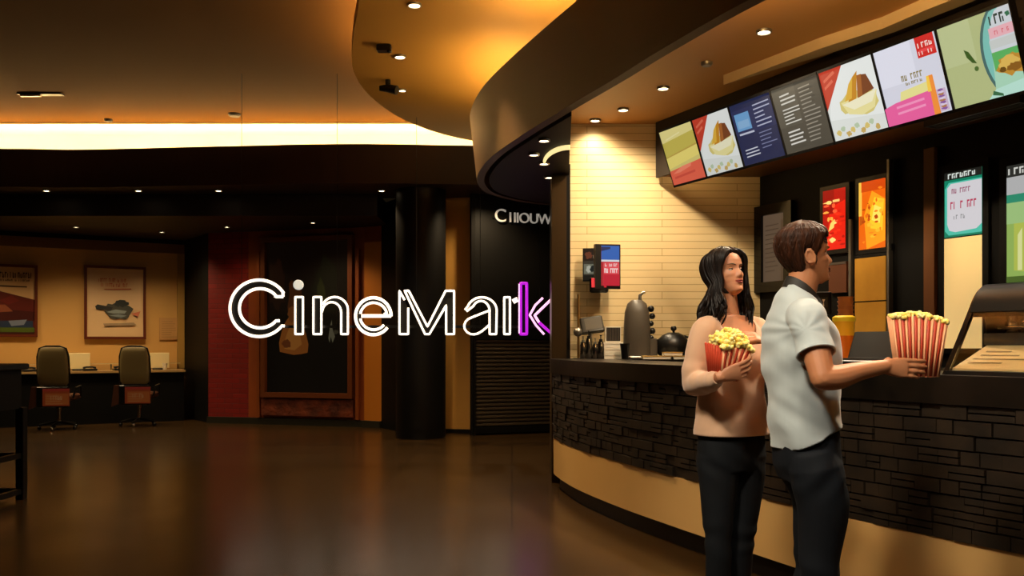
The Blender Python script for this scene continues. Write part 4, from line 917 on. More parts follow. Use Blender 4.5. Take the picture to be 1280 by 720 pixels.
obj('chrome_rail', MB().tube([(.03, .36, .215), (Lc-.03, .36, .215)], .008, 10), M_chrome, t, smooth=True)
obj('inner_box', MB().box(.03, Lc-.02, .47, .58, .187, .32), M_blk, t); obj('end_board', MB().box(.010, .018, .29, .59, .187, .335), M_black, t)
for i in range(4):
    x = .06+.075*i; L0 = Matrix.Translation(B0) @ Matrix.Rotation(CT, 4, 'Z')
    o = obj('glass_jar', MB().lathe([(.022, 0), (.03, .012), (.03, .055), (.02, .065), (.026, .07), (.026, .085), (.01, .09)], n=16), M_chrome, None, smooth=True); o.location = L0 @ V((x, .425, .186)); tag(o, ['farthest', 'second farthest', 'second nearest', 'nearest'][i]+' silver jar on the grey shelf inside the pastry case', 'jar', 'silver jars in the pastry case')
# ------------------------------------------------------------------ people
def remeshed(mb, vox, it=3, fac=.5):
    me = bpy.data.meshes.new('tmp'); me.from_pydata(mb.v, [], mb.f); me.update()
    bm = bmesh.new(); bm.from_mesh(me); bmesh.ops.recalc_face_normals(bm, faces=bm.faces); bm.to_mesh(me); bm.free()
    o = bpy.data.objects.new('tmp', me); COL.objects.link(o)
    r = o.modifiers.new('r', 'REMESH'); r.mode = 'VOXEL'; r.voxel_size = vox; r.use_smooth_shade = True
    if it: s = o.modifiers.new('s', 'SMOOTH'); s.factor = fac; s.iterations = it
    dg = bpy.context.evaluated_depsgraph_get(); dg.update()
    out = bpy.data.meshes.new_from_object(o.evaluated_get(dg)); bpy.data.objects.remove(o)
    return out
def getv(me):
    a = np.empty(len(me.vertices)*3, np.float32); me.vertices.foreach_get('co', a); return a.reshape(-1, 3)
def getn(me):
    a = np.empty(len(me.vertices)*3, np.float32); me.vertices.foreach_get('normal', a); return a.reshape(-1, 3)
def setv(me, a): me.vertices.foreach_set('co', a.astype(np.float32).ravel()); me.update()
def meobj(name, me, m, parent, world=True):
    if world:
        L = wloc(parent); setv(me, getv(me)-np.array(L, np.float32))
    me.materials.clear(); me.materials.append(m)
    me.polygons.foreach_set('material_index', [0]*len(me.polygons)); me.polygons.foreach_set('use_smooth', [True]*len(me.polygons))
    return link(name, me, parent)
def cut(me, fn):
    "remove vertices where fn(co) is true"
    bm = bmesh.new(); bm.from_mesh(me); bmesh.ops.delete(bm, geom=[v for v in bm.verts if fn(v.co)], context='VERTS')
    bv = [v for v in bm.verts if any(e.is_boundary for e in v.link_edges)]
    for _ in range(14):
        new = []
        for v in bv:
            nb = [e.other_vert(v).co for e in v.link_edges if e.is_boundary]
            new.append(v.co.lerp(sum(nb, V((0, 0, 0)))/len(nb), .5))
        for v, c in zip(bv, new): v.co = c
        ring = {e.other_vert(v) for v in bv for e in v.link_edges}-set(bv)
        for v in ring: v.co = v.co.lerp(sum((e.other_vert(v).co for e in v.link_edges), V((0, 0, 0)))/len(v.link_edges), .3)
    bm.to_mesh(me); bm.free()
def limb(mb, pts, rad, n=16, k=6, flat=1.0, up=None):
    P = catmull(pts, k); Rr = [v.x for v in catmull([(r, 0, 0) for r in rad], k)]
    # rounded ends
    a = (P[0]-P[1]).normalized(); b = (P[-1]-P[-2]).normalized()
    r0, r1 = Rr[0], Rr[-1]
    P = [P[0]+a*r0*.9, P[0]+a*r0*.6]+P+[P[-1]+b*r1*.6, P[-1]+b*r1*.9]; Rr = [r0*.4, r0*.8]+Rr+[r1*.8, r1*.4]
    mb.tube(P, Rr, n, flat=flat, up=up)
def torso(mb, rings, f, n=28, k=5, Yc=None):
    "rings = (z, cx, cy, half width, half depth)"
    R_ = []
    for i in range(len(rings[0])): pass
    C = catmull([(r[0], r[1], r[2]) for r in rings], k); D_ = catmull([(r[3], r[4], 0) for r in rings], k)
    fx, fy = f; out = []
    for c, d in zip(C, D_):
        ring = []
        for q in range(n):
            a = 2*pi*q/n; ca, sa = cos(a), sin(a)
            u = abs(ca)**.85*(1 if ca > 0 else -1)*d.y; w = abs(sa)**.9*(1 if sa > 0 else -1)*d.x
            ring.append((c.y+fx*u-fy*w, c.z+fy*u+fx*w, c.x))
        out.append(ring)
    mb.loft(out)

HT = dict(t=[0, .06, .14, .22, .30, .40, .50, .60, .70, .80, .89, .96, 1.0],
          f=[.058, .083, .086, .086, .087, .087, .083, .089, .090, .083, .064, .036, .0],
          b=[.010, -.008, -.030, -.052, -.068, -.084, -.094, -.100, -.100, -.092, -.074, -.046, -.0],
          w=[.016, .034, .047, .055, .061, .066, .069, .072, .074, .070, .056, .034, .001])
class Head:
    def __init__(s, M, H=.222, fem=False):
        s.M = M; s.H = H; s.k = H/.235; s.fem = fem
    def raw(s, t, a):
        f, b, w = (np.interp(t, HT['t'], HT[q]) for q in 'fbw')
        if s.fem: w *= .95-.05*(t < .25)
        c = (f+b)/2; h = (f-b)/2; ca, sa = cos(a), sin(a)
        e = .92 if ca < 0 else (.84 if t > .35 else .98)
        x = c+h*abs(ca)**e*(1 if ca > 0 else -1); y = w*abs(sa)**.95*(1 if sa > 0 else -1)
        return x, y
    def pt(s, t, a, off=0):
        x, y = s.raw(t, a); z = t*s.H/s.k
        if cos(a) > 0:
            g = lambda y0, t0, sy, st: math.exp(-((abs(y)-y0)/sy)**2-((t-t0)/st)**2)
            n_ = np.interp(t, [.295, .325, .355, .40, .48, .56, .62], [0, .010, .026 if not s.fem else .022, .021, .011, .003, 0])
            sg = np.interp(t, [.3, .36, .5, .6], [.014, .012, .009, .012])
            x += n_*math.exp(-(y/sg)**2)
            x += .006*g(.013, .335, .007, .025)
            x -= .008*g(.031, .505, .016, .045)
            x += .004*g(.030, .60, .022, .03)
            x += .005*g(.042, .40, .018, .06)
            x += .0065*g(0, .248, .020, .016) + .007*g(0, .200, .018, .018) - .004*g(0, .224, .022, .008)
            x -= .003*g(0, .155, .02, .02); x += .006*g(0, .07, .022, .045)
        v = V((x, y, z))
        if off:
            nrm = V((cos(a)*.9, sin(a), (t-.45)*1.2 if t > .45 else 0)).normalized()
            if t > .93: nrm = nrm.lerp(V((0, 0, 1)), (t-.93)/.07).normalized()
            v += nrm*off
        return s.M @ (v*s.k)
    def at(s, t, y, off=0):
        w = np.interp(t, HT['t'], HT['w'])*(.95 if s.fem else 1)
        q = max(-1, min(1, y/w)); a = math.asin(abs(q)**(1/.95))*(1 if q > 0 else -1)
        return s.pt(t, a, off)
    def mesh(s, mb):
        ts = [.5-.5*cos(pi*k/70) for k in range(71)]; n = 72
        mb.loft([[s.pt(max(t, .0), 2*pi*i/n) for i in range(n)] for t in ts])
        for sd in (-1, 1):                                   # ears
            c = s.M @ (V((-.006, sd*.070, .44*s.H/s.k))*s.k); R_ = s.M.to_3x3()
            Me = (R_ @ Matrix.Rotation(radians(-12), 3, 'Y') @ Matrix.Rotation(radians(22*sd), 3, 'Z')).to_4x4()
            mb.ball(c, 1, 14, M=Me, sc=(.017, .0065, .029))
            rim = [c+Me.to_3x3() @ V((.015*cos(q)-.001, sd*.006, .026*sin(q)+.002)) for q in [radians(d) for d in range(-70, 251, 20)]]
            mb.tube(rim, .0045, 8)
    def cap(s, thick, t0=.05, n=96, m=60, nz=.002, seed=0, fr=26):
        mb = MB(); rings = []
        for k in range(m+1):
            t = t0+(1-t0)*(1-(1-k/m)**1.6); ring = []
            for i in range(n):
                a = 2*pi*i/n; aa = a if a <= pi else a-2*pi
                o = thick(t, aa)
                o += nz*noise.noise(V((cos(a)*fr*.35, sin(a)*fr*.35, t*3+seed)))*(1 if o > 0 else 0)
                ring.append(s.pt(t, a, o))
            rings.append(ring)
        mb.loft(rings); return mb
def sstep(a, b, x):
    q = min(1, max(0, (x-a)/(b-a))); return q*q*(3-2*q)

def hand(mb, M, side=1, curl=(15, 25, 20), thumb=(35, -25), sc=1.0, spread=2.5, tcurl=18, per=None):
    def T(x, y, z): return M @ (V((x, y*side, z))*sc)
    # palm
    rings = []
    for x, w, h, z in ((-.02, .024, .019, 0), (.0, .026, .019, 0), (.025, .033, .017, 0), (.055, .039, .015, 0), (.08, .040, .013, 0), (.094, .036, .011, 0)):
        rings.append([T(x, w*cos(q)+.001, z+h*sin(q)) for q in [2*pi*j/20 for j in range(20)]])
    mb.loft(rings)
    L = [(.030, (.042, .027, .022), .0088), (.0100, (.046, .030, .023), .0090), (-.0105, (.043, .028, .022), .0086), (-.030, (.034, .021, .019), .0078)]
    tips = []
    for i, (y, ln, r) in enumerate(L):
        cu = per[i] if per else curl
        p = V((.086-(.004 if i == 3 else 0), y, .001)); ang = 0; pts = [p-V((.02, 0, 0)), p]; ys = radians(spread*(1.5-i))
        for l_, c_ in zip(ln, cu):
            ang += radians(c_); d = V((cos(ang)*cos(ys), cos(ang)*sin(ys), -sin(ang)))
            pts += [pts[-1]+d*l_*.5, pts[-1]+d*l_]
        rr = [r*1.05, r*1.08, r, r*1.04, r*.95, r*.98, r*.9, r*.78]
        limb(mb, [T(*q) for q in pts], [q*sc for q in rr], 12, 3)
        tips.append(T(*pts[-1]))
    a0, b0 = radians(thumb[0]), radians(thumb[1])
    d = V((cos(a0)*cos(b0), sin(a0)*cos(b0), sin(b0))); p = V((.018, .022, -.004)); pts = [p, p+d*.04]
    ax = V((0, 0, 1)).cross(d).normalized()
    for l_ in (.032, .026):
        d = (Matrix.Rotation(-radians(tcurl), 3, 'Z') @ d); pts.append(pts[-1]+d*l_)
    limb(mb, [T(*q) for q in pts], [.0135*sc, .0115*sc, .010*sc, .008*sc], 12, 4)
    return tips
def frameM(o, x, z):
    x = V(x).normalized(); z = V(z); z = (z-x*z.dot(x)).normalized(); y = z.cross(x)
    return Matrix(((x.x, y.x, z.x, o[0]), (x.y, y.y, z.y, o[1]), (x.z, y.z, z.z, o[2]), (0, 0, 0, 1)))
def shoe(name, parent, p, f, heel=0, m=None, L=.27):
    fx, fy = f; rings = []
    for u, w, h in ((-.07, .028, .05), (-.05, .036, .085), (-.01, .038, .095), (.04, .040, .075), (.09, .046, .055), (.14, .045, .042), (.18, .032, .030), (.195, .014, .02)):
        u *= L/.27; ring = []
        hz = heel*max(0, 1-(u+.07)/.17)
        for q in range(18):
            a = 2*pi*q/18; y = w*cos(a); z = h/2+h/2*sin(a)*(1 if sin(a) > 0 else .98)+hz
            ring.append((p[0]+fx*u-fy*y, p[1]+fy*u+fx*y, z+.006))
        rings.append(ring)
    mb = MB(); mb.loft(rings); o = obj(name, mb, m, parent, world=True, smooth=True)
    mb = MB(); poly = [(-.075, -.03), (-.05, -.04), (.04, -.042), (.12, -.048), (.18, -.034), (.2, 0), (.18, .034), (.12, .048), (.04, .042), (-.05, .04), (-.075, .03)]
    mb.prism([(p[0]+fx*u*L/.27-fy*y, p[1]+fy*u*L/.27+fx*y) for u, y in poly], 0, .014); obj('sole', mb, M_blk, o, world=True)
    return o
def face(parent, hd, gaze, skin, lipm, hairm, smile=False, fem=False):
    ew = mat('eye_white', '#d8d0c4', .25); ir = mat('iris_brown', '#1c0e08', .15)
    R3 = hd.M.to_3x3()
    for sd in (-1, 1):
        c = hd.at(.497, sd*.031, -.0052)
        mb = MB(); mb.ball(c, .0112, 16, mi=0); g = (V(gaze)).normalized(); mb.ball(c+g*.0072, .0056, 12, mi=1)
        e = obj('eye', mb, [ew, ir], parent, world=True, smooth=True)
        # upper lid and lashes
        Rl = (R3 @ Matrix.Rotation(radians(5), 3, 'Y')).to_4x4(); mb = MB()
        rings = []
        for k in range(7):
            el = radians(17+73*k/7); rings.append([c+Rl.to_3x3() @ V((cos(el)*cos(q), cos(el)*sin(q), sin(el)))*.0124 for q in [2*pi*j/16 for j in range(16)]])
        mb.loft(rings); obj('eyelid', mb, skin, e, world=True, smooth=True)
        lash = [c+Rl.to_3x3() @ V((cos(q), sin(q), .27))*.0124 for q in [radians(d) for d in range(-62, 63, 12)]]
        obj('eyelash', MB().tube(lash, .0009 if not fem else .0014, 5), hairm, e, world=True)
        br = [hd.at(.575+.022*sin(min(1, k/6*1.1)*pi*.62), sd*(.012+.036*k/6), .0015) for k in range(7)]
        obj('eyebrow', MB().tube(br, [.0016, .0026, .0028, .0026, .0022, .0016, .0008] if not fem else [.0012, .0019, .002, .0019, .0016, .0012, .0006], 6), hairm, parent, world=True, smooth=True)
    w = .024 if not smile else .028
    up = [hd.at(.245+.006*(abs(k)/6)**2+(.012*(abs(k)/6)**2 if smile else .004*(abs(k)/6)**2), w*k/6, .0008) for k in range(-6, 7)]
    lo = [hd.at(.205+.02*(abs(k)/6)**2+(.02*(abs(k)/6)**2 if smile else .01*(abs(k)/6)**2), w*k/6, .0008) for k in range(-6, 7)]
    rr = [.0006+.0032*(1-(abs(k)/6)**2) for k in range(-6, 7)]
    mb = MB(); mb.tube(up, rr, 8); mb.tube(lo, [r*1.15 for r in rr], 8); obj('lips', mb, lipm, parent, world=True, smooth=True)
    if smile:
        te = [hd.at(.228+.010*(abs(k)/6)**2, w*.8*k/6, -.0005) for k in range(-6, 7)]
        obj('teeth', MB().tube(te, [.0008+.0035*(1-(abs(k)/6)**2) for k in range(-6, 7)], 8), mat('teeth', '#e8e0d0', .3), parent, world=True, smooth=True)
def folds(me, amp, fn):
    v = getv(me); n = getn(me); d = np.array([fn(V(p)) for p in v.tolist()], np.float32)*amp
    setv(me, v+n*d[:, None])

SKIN_M = mat('skin_tan', '#c08058', .5, sss=.12, bump=(180, .05, .001)); SKIN_W = mat('skin_olive', '#c48662', .48, sss=.12)
LIP_M = mat('lip_man', '#a05a44', .45); LIP_W = mat('lip_woman', '#943c34', .35)
def hairmat(name, c1, c2, rough=.52):
    m = mat(name, c1, rough, spec=.25, var=(60, c2, (1, 1, .12)), bump=(110, .35, .002)); return m
HAIR_M = hairmat('brown_hair', '#2a1509', '#452412'); HAIR_W = hairmat('black_hair', '#0d0806', '#1c110c', .46)

# ================================================================== the man
MAN = thing('person', 'person in a pale grey short sleeved shirt holding out a striped popcorn box', 'person', (1.11, 3.30, 0))
fy_ = radians(6); fM = (cos(fy_), sin(fy_)); YM = 3.30
hM = Head(Matrix.Translation((1.108, YM, 1.572)) @ Matrix.Rotation(radians(4), 4, 'Z') @ Matrix.Rotation(radians(-5), 4, 'Y'), .222)
mb = MB(); hM.mesh(mb)
limb(mb, [(1.060, YM, 1.44), (1.078, YM, 1.53), (1.094, YM, 1.60), (1.095, YM, 1.66)], [.068, .058, .056, .052], 20)
rM = [(.90, 1.10, YM, .135, .095), (.98, 1.098, YM, .135, .095), (1.08, 1.09, YM, .13, .09), (1.2, 1.085, YM, .14, .095), (1.32, 1.078, YM, .16, .10), (1.41, 1.068, YM, .16, .088), (1.47, 1.06, YM, .14, .065), (1.51, 1.06, YM, .08, .05)]
torso(mb, rM, fM)
shR, elR, wrR = V((1.052, 3.135, 1.435)), V((1.066, 3.02, 1.232)), V((1.292, 3.066, 1.270))
limb(mb, [shR, shR.lerp(elR, .5)+V((0, -.005, 0)), elR], [.056, .050, .041])
fa = wrR-elR
limb(mb, [elR, elR+fa*.25+V((0, 0, -.006)), elR+fa*.6, wrR+fa*.03], [.041, .043, .033, .0245])
hand(mb, frameM(wrR, (1, .02, -.05), (0.0, -1, .12)), 1, thumb=(30, -58), tcurl=10, spread=1.0, per=[(4, 10, 12), (5, 12, 12), (6, 13, 13), (9, 15, 14)], sc=.9)
shL, elL, wrL = V((1.10, 3.465, 1.435)), V((1.11, 3.53, 1.19)), V((1.19, 3.50, .95))
limb(mb, [shL, shL.lerp(elL, .5), elL], [.054, .048, .04]); limb(mb, [elL, elL.lerp(wrL, .35), wrL], [.04, .04, .025])
hand(mb, frameM(wrL, (.18, 0, -1), (.0, 1, .0)), -1, curl=(22, 30, 20), thumb=(28, -20))
legs = []
for sd, dx in ((-1, 0), (1, .035)):
    y = YM+sd*.085
    pts = [(1.108+dx*.2, y, .90), (1.135+dx, y, .76), (1.125+dx, y, .60), (1.118+dx, y, .47), (1.095+dx, y, .30), (1.075+dx, y, .09)]
    legs.append(pts); limb(mb, pts, [.088, .078, .062, .052, .05, .034])
me = remeshed(mb, .0038, 2, .4); meobj('body', me, SKIN_M, MAN)
face(MAN, hM, (1, .1, .06), SKIN_M, LIP_M, HAIR_M, smile=True)
def manhair(t, a):
    d = abs(math.degrees(a))
    hl = np.interp(d, [0, 35, 50, 64, 72, 80, 90, 104, 112, 130, 180], [.80, .80, .76, .66, .52, .43, .58, .58, .30, .17, .13])
    m_ = sstep(hl-.02, hl+.06, t)
    th = .010+.008*sstep(.55, .9, t)+.005*math.exp(-((d)/50)**2)*sstep(.80, .9, t)+.006*sstep(100, 150, d)*sstep(.35, .6, t)
    return th*m_-.008*(1-m_)
mb = hM.cap(manhair, .06, nz=.004, seed=2)
rnd = random.Random(12)
for i in range(800):                                  # short combed clumps lying on the cap
    a = rnd.uniform(-pi, pi); t = rnd.uniform(.15, .99); th = manhair(t, a)
    if th < .006: continue
    sw = .35 if abs(a) < 1.2 else .12
    pts = []; aa, tt = a, t
    for k in range(6):
        pts.append(hM.pt(min(.995, tt), aa, max(manhair(min(.995, tt), aa), .002)+.0004-.0003*k))
        if abs(a) < 1.3: aa *= .86; tt -= .004
        else: aa += .02*(1 if a > 0 else -1); tt -= .034
    mb.tube(pts, [.0008, .0024, .0029, .0028, .0022, .0006], 5, flat=.6)
for i in range(26):                                    # fringe pushed forward over the forehead
    a = -0.75+1.5*i/25+rnd.uniform(-.04, .04)
    pts = [hM.pt(.95, a*1.15, .016), hM.pt(.90, a, .019), hM.pt(.85, a, .016), hM.pt(.80, a*.95+.04, .009), hM.pt(.765, a*.93+.06, .004)]
    mb.tube(catmull(pts, 3), [.003]+[.0065]*5+[.006]*3+[.005, .004, .003, .001], 6, flat=.6)
obj('hair', mb, HAIR_M, MAN, world=True, smooth='all')
# shirt
M_shirt = mat('grey_cotton', '#bcc6c8', .8, sheen=.3, bump=(260, .15, .001))
mb = MB()
rS = [(.955, 1.103, YM, .160, .124), (1.02, 1.100, YM, .158, .122), (1.10, 1.094, YM, .157, .121), (1.2, 1.089, YM, .164, .124), (1.32, 1.083, YM, .182, .127), (1.40, 1.077, YM, .183, .116), (1.45, 1.068, YM, .160, .092), (1.495, 1.062, YM, .112, .078), (1.535, 1.062, YM, .082, .068), (1.575, 1.070, YM, .066, .055)]
torso(mb, rS, fM, 40)
slv = shR.lerp(elR, .60)
limb(mb, [shR+V((.0, .05, .012)), shR+V((0, .0, .008)), shR.lerp(elR, .3), slv+V((0, 0, 0))], [.058, .066, .064, .062], 24)
slL = shL.lerp(elL, .55); limb(mb, [shL+V((0, -.05, .01)), shL, shL.lerp(elL, .3), slL], [.066, .070, .064, .062], 24)
me = remeshed(mb, .0055, 4, .5)
ua = (elR-shR).normalized(); ub = (elL-shL).normalized()
def hemz(x): return .955+.085*sstep(1.0, 1.22, x)
cut(me, lambda c: c.z < hemz(c.x)+.004 or ((c-slv).dot(ua) > 0 and (c-slv).length < .09) or ((c-slL).dot(ub) > 0 and (c-slL).length < .09) or (c.z > 1.528-.77*(c.x-1.10) and abs(c.x-1.095) < .085 and abs(c.y-YM) < .085))
def shirtf(p):
    k = 0
    if p.z < 1.2:
        k += sin((p.z*46)+(p.x-1.1)*26+3*noise.noise(p*6))*.6*sstep(1.22, 1.05, p.z)
    k += 1.5*noise.noise(V((p.x*6, p.y*6, p.z*8)))+.9*noise.noise(V((p.x*17+p.z*14, p.y*9, p.z*10)))
    k += .9*sin((p.x*34)-(p.z*30)+2*noise.noise(p*5))*math.exp(-((p.z-1.27)/.10)**2)*sstep(1.12, 1.02, p.x)
    # creases fanning from the armpit
    k += .22*sin(atan2(p.z-1.40, p.x-1.02)*9)*math.exp(-((V((p.x-1.04, 0, p.z-1.36)).length-.09)/.05)**2)
    return k
folds(me, .0066, shirtf)
o = meobj('shirt', me, M_shirt, MAN); s_ = o.modifiers.new('thickness', 'SOLIDIFY'); s_.thickness = .003; s_.offset = -1
# collar and strap band
mb = MB(); ck = []
for k in range(33):
    a = 2*pi*k/32; ck.append(V((1.096+.074*cos(a), YM+.072*sin(a), 1.532-.056*cos(a)-.006*cos(2*a))))
rings = [[p+V((.004*cos(2*pi*i/32), .004*sin(2*pi*i/32), -.018)), p+V((.009*cos(2*pi*i/32), .009*sin(2*pi*i/32), -.018)), p+V((-.010*cos(2*pi*i/32), -.010*sin(2*pi*i/32), .024)), p+V((-.014*cos(2*pi*i/32), -.014*sin(2*pi*i/32), .022))] for i, p in enumerate(ck)]
mb.loft(rings, caps=False); obj('collar', mb, mat('dark_collar', '#1a1612', .6), MAN, world=True, smooth=True)
# cuff of the sleeve
e1 = ua.cross(V((0, 1, 0))).normalized(); e2 = ua.cross(e1)
mb = MB(); mb.tube([slv-ua*.004+(e1*cos(q)+e2*sin(q))*.0655 for q in [2*pi*j/32 for j in range(32)]], .0035, 8, closed=True); obj('sleeve_hem', mb, M_shirt, MAN, world=True, smooth=True)
# trousers
M_jeans = mat('dark_navy_denim', '#0a0d13', .8, spec=.3, bump=(220, .25, .001), var=(4, '#10151c'))
mb = MB()
torso(mb, [(.84, 1.118, YM, .155, .108), (.90, 1.108, YM, .156, .113), (.97, 1.102, YM, .150, .112), (1.03, 1.098, YM, .145, .110), (1.06, 1.095, YM, .142, .108)], fM, 36)
for pts in legs: limb(mb, pts, [.098, .092, .076, .066, .062, .052], 22)
me = remeshed(mb, .006, 3, .5)
cut(me, lambda c: c.z > 1.055)
def jeanf(p):
    k = .8*noise.noise(V((p.x*5, p.y*8, p.z*7)))
    k += 1.2*sin(p.z*55+(p.x)*20+4*noise.noise(p*4))*math.exp(-((p.z-.50)/.07)**2)
    k += .8*sin(p.z*40-(p.x)*60)*math.exp(-((p.z-.86)/.06)**2)
    k += 1.2*sin(p.z*70+p.x*10)*math.exp(-((p.z-.13)/.06)**2)
    return k
folds(me, .004, jeanf); meobj('trousers', me, M_jeans, MAN)
M_shoe = mat('brown_shoe', '#2c1a10', .4)
for pts in legs: shoe('shoe', MAN, (pts[-1][0], pts[-1][1]), (.98, .17 if pts[0][1] > YM else -.1), 0, M_shoe)

# ================================================================== the woman
WOM = thing('person', 'person with long dark hair in a beige pink sweater holding a popcorn cup', 'person', (.965, 3.87, 0))
YW = 3.87; fW = (cos(radians(-62)), sin(radians(-62)))
hW = Head(Matrix.Translation((.952, 3.85, 1.556)) @ Matrix.Rotation(radians(-62), 4, 'Z') @ Matrix.Rotation(radians(-13), 4, 'Y'), .212, True)
mb = MB(); hW.mesh(mb)
limb(mb, [(.955, YW, 1.42), (.95, YW, 1.49), (.94, YW-.005, 1.57), (.925, YW-.01, 1.63)], [.06, .047, .046, .046], 20)
torso(mb, [(.86, .965, YW, .15, .095), (.95, .965, YW, .15, .095), (1.08, .965, YW, .115, .08), (1.2, .965, YW, .125, .085), (1.30, .965, YW-.005, .14, .10), (1.38, .963, YW, .15, .085), (1.43, .96, YW, .15, .065), (1.475, .955, YW, .09, .05)], fW)
sR, eR, wR = V((.832, 3.79, 1.405)), V((.786, 3.78, 1.183)), V((.842, 3.560, 1.216))
limb(mb, [sR, sR.lerp(eR, .5), eR], [.045, .038, .034]); limb(mb, [eR, eR.lerp(wR, .3), wR], [.034, .034, .022])
hand(mb, frameM(wR, (.92, -.05, .30), (.05, -1, -.25)), 1, thumb=(38, -50), per=[(10, 22, 20), (14, 26, 20), (18, 30, 22), (22, 32, 22)], sc=.9)
sL, eL, wL = V((1.098, 3.94, 1.405)), V((1.165, 3.82, 1.19)), V((1.075, 3.64, 1.352))
limb(mb, [sL, sL.lerp(eL, .5), eL], [.045, .038, .034]); limb(mb, [eL, eL.lerp(wL, .3), wL], [.034, .034, .022])
hand(mb, frameM(wL, (-.9, -.12, .34), (.25, -.45, .85)), -1, thumb=(35, -40), per=[(18, 28, 20), (22, 32, 22), (26, 34, 24), (30, 36, 24)], sc=.88)
wl = []
for pts in ([(.895, 3.84, .86), (.898, 3.83, .74), (.893, 3.82, .58), (.896, 3.82, .48), (.900, 3.84, .32), (.905, 3.86, .13)], [(1.03, 3.89, .86), (1.03, 3.89, .74), (1.018, 3.88, .58), (1.010, 3.88, .48), (1.005, 3.90, .32), (1.00, 3.92, .13)]):
    wl.append(pts); limb(mb, pts, [.082, .072, .056, .048, .046, .032])
me = remeshed(mb, .0036, 2, .4); meobj('body', me, SKIN_W, WOM)
face(WOM, hW, (.62, -.62, .35), SKIN_W, LIP_W, HAIR_W, smile=False, fem=True)
# hair
def womhair(t, a):
    d = abs(math.degrees(a)); hl = np.interp(d, [0, 20, 40, 55, 70, 82, 98, 180], [.86, .83, .74, .60, .46, .32, .02, .0])
    m_ = sstep(hl-.02, hl+.05, t); th = .012+.008*sstep(.6, .95, t)+.005*sstep(60, 120, d)
    part = .006*math.exp(-(d/6)**2) if t < .97 else 0
    return (th-part)*m_-.008*(1-m_)
mb = hW.cap(womhair, .04, nz=.003, seed=5)
rnd = random.Random(21); Rz = hW.M.to_3x3()
for i in range(190):
    sd = 1 if i % 2 else -1
    a = sd*radians(rnd.uniform(52, 178)); d = abs(math.degrees(a))
    j = rnd.uniform(0, .010)
    top_a = sd*radians(8+rnd.uniform(0, 30)) if d < 120 else a*.9
    P = [hW.pt(.975, top_a, .014+j*.3)]
    if d < 75: P += [hW.pt(.88, sd*radians(max(26, d-30)), .018+j*.5), hW.pt(.72, sd*radians(max(44, d-14)), .017+j)]
    else: P += [hW.pt(.88, a*.95, .020+j*.5), hW.pt(.72, a, .020+j)]
    P += [hW.pt(.5, sd*radians(max(60, d)), .018+j), hW.pt(.28, sd*radians(max(66, d)), .020+j)]
    q = P[-1]; c0 = V((.93, 3.87, 0)); out = V((q.x-c0.x, q.y-c0.y, 0)); out.normalize()
    ln = rnd.uniform(.15, .24) if d < 110 else rnd.uniform(.16, .27); ph = rnd.uniform(0, 6.28); z0_ = q.z
    rad = .105+rnd.uniform(-.015, .03) if q.x < .93 else .11+rnd.uniform(-.02, .03)
    st = V((out.x, out.y, 0))
    for k in range(1, 7):
        u = k/6; rr = (V((q.x-c0.x, q.y-c0.y, 0)).length*(1-u)+rad*u)
        wv = .017*sin(u*9+ph*.35+d*.02)*min(1, u*1.5)
        tn = V((-st.y, st.x, 0))
        P.append(c0+st*(rr+wv*.5)+tn*wv+V((0, 0, z0_-ln*u)))
    C = catmull(P, 3); n_ = len(C)
    r0 = rnd.uniform(.006, .0105)
    mb.tube(C, [r0*(.35+.65*min(1, k/6)) if k < n_*.7 else r0*max(.08, (n_-1-k)/(n_*.3)) for k in range(n_)], 6, flat=.55)
obj('hair', mb, HAIR_W, WOM, world=True, smooth='all')
# sweater
M_sw = mat('beige_knit', '#d4aa8a', .85, sheen=.4, bump=(240, .3, .0015))
mb = MB()
torso(mb, [(.945, .966, YW, .176, .125), (1.0, .966, YW, .176, .124), (1.10, .968, YW, .160, .112), (1.2, .967, YW, .158, .110), (1.29, .965, YW-.005, .166, .124), (1.36, .962, YW, .172, .108), (1.41, .96, YW, .166, .084), (1.445, .955, YW, .135, .066), (1.47, .952, YW, .095, .058)], fW, 40)
limb(mb, [sR+V((.04, .02, .0)), sR, sR.lerp(eR, .5)+V((-.008, 0, 0)), eR+V((-.004, .004, -.006))], [.062, .062, .058, .054], 24)
cR = wR+(eR-wR).normalized()*.012
limb(mb, [eR+V((-.004, .004, -.004)), eR.lerp(wR, .4)+V((0, 0, -.008)), cR], [.054, .050, .034], 24)
limb(mb, [sL+V((-.04, -.01, .0)), sL, sL.lerp(eL, .5), eL], [.062, .060, .056, .052], 24); cL = wL+(eL-wL).normalized()*.015
limb(mb, [eL, eL.lerp(wL, .4)+V((0, 0, -.008)), cL], [.052, .048, .034], 24)
me = remeshed(mb, .0055, 4, .5)
dR_ = (wR-eR).normalized(); dL_ = (wL-eL).normalized()
def neckcut(c):
    # scoop neckline, wider and lower in front
    u = V((c.x-.95, c.y-YW, 0)); f = u.x*fW[0]+u.y*fW[1]; s = -u.x*fW[1]+u.y*fW[0]
    zl = 1.448-.075*sstep(-.02, .10, f); return abs(s) < .098 and c.z > zl+.9*max(0, abs(s)-.05)
cut(me, lambda c: neckcut(c) or c.z < .952 or ((c-cR).dot(dR_) > .004 and (c-cR).length < .06) or ((c-cL).dot(dL_) > .004 and (c-cL).length < .06))
def swf(p):
    k = 1.0*noise.noise(V((p.x*8, p.y*8, p.z*5)))
    k += .9*sin((p.x*30)+(p.z*24)+2.5*noise.noise(p*5))*math.exp(-((p.z-1.12)/.13)**2)
    ln_ = (p-eR).length; k += 1.3*sin(ln_*95)*math.exp(-(ln_/.09)**2)
    k += 1.0*sin((p-wR).length*120)*math.exp(-((p-wR).length/.06)**2)
    return k
folds(me, .0055, swf); o = meobj('sweater', me, M_sw, WOM); s_ = o.modifiers.new('thickness', 'SOLIDIFY'); s_.thickness = .004; s_.offset = -1
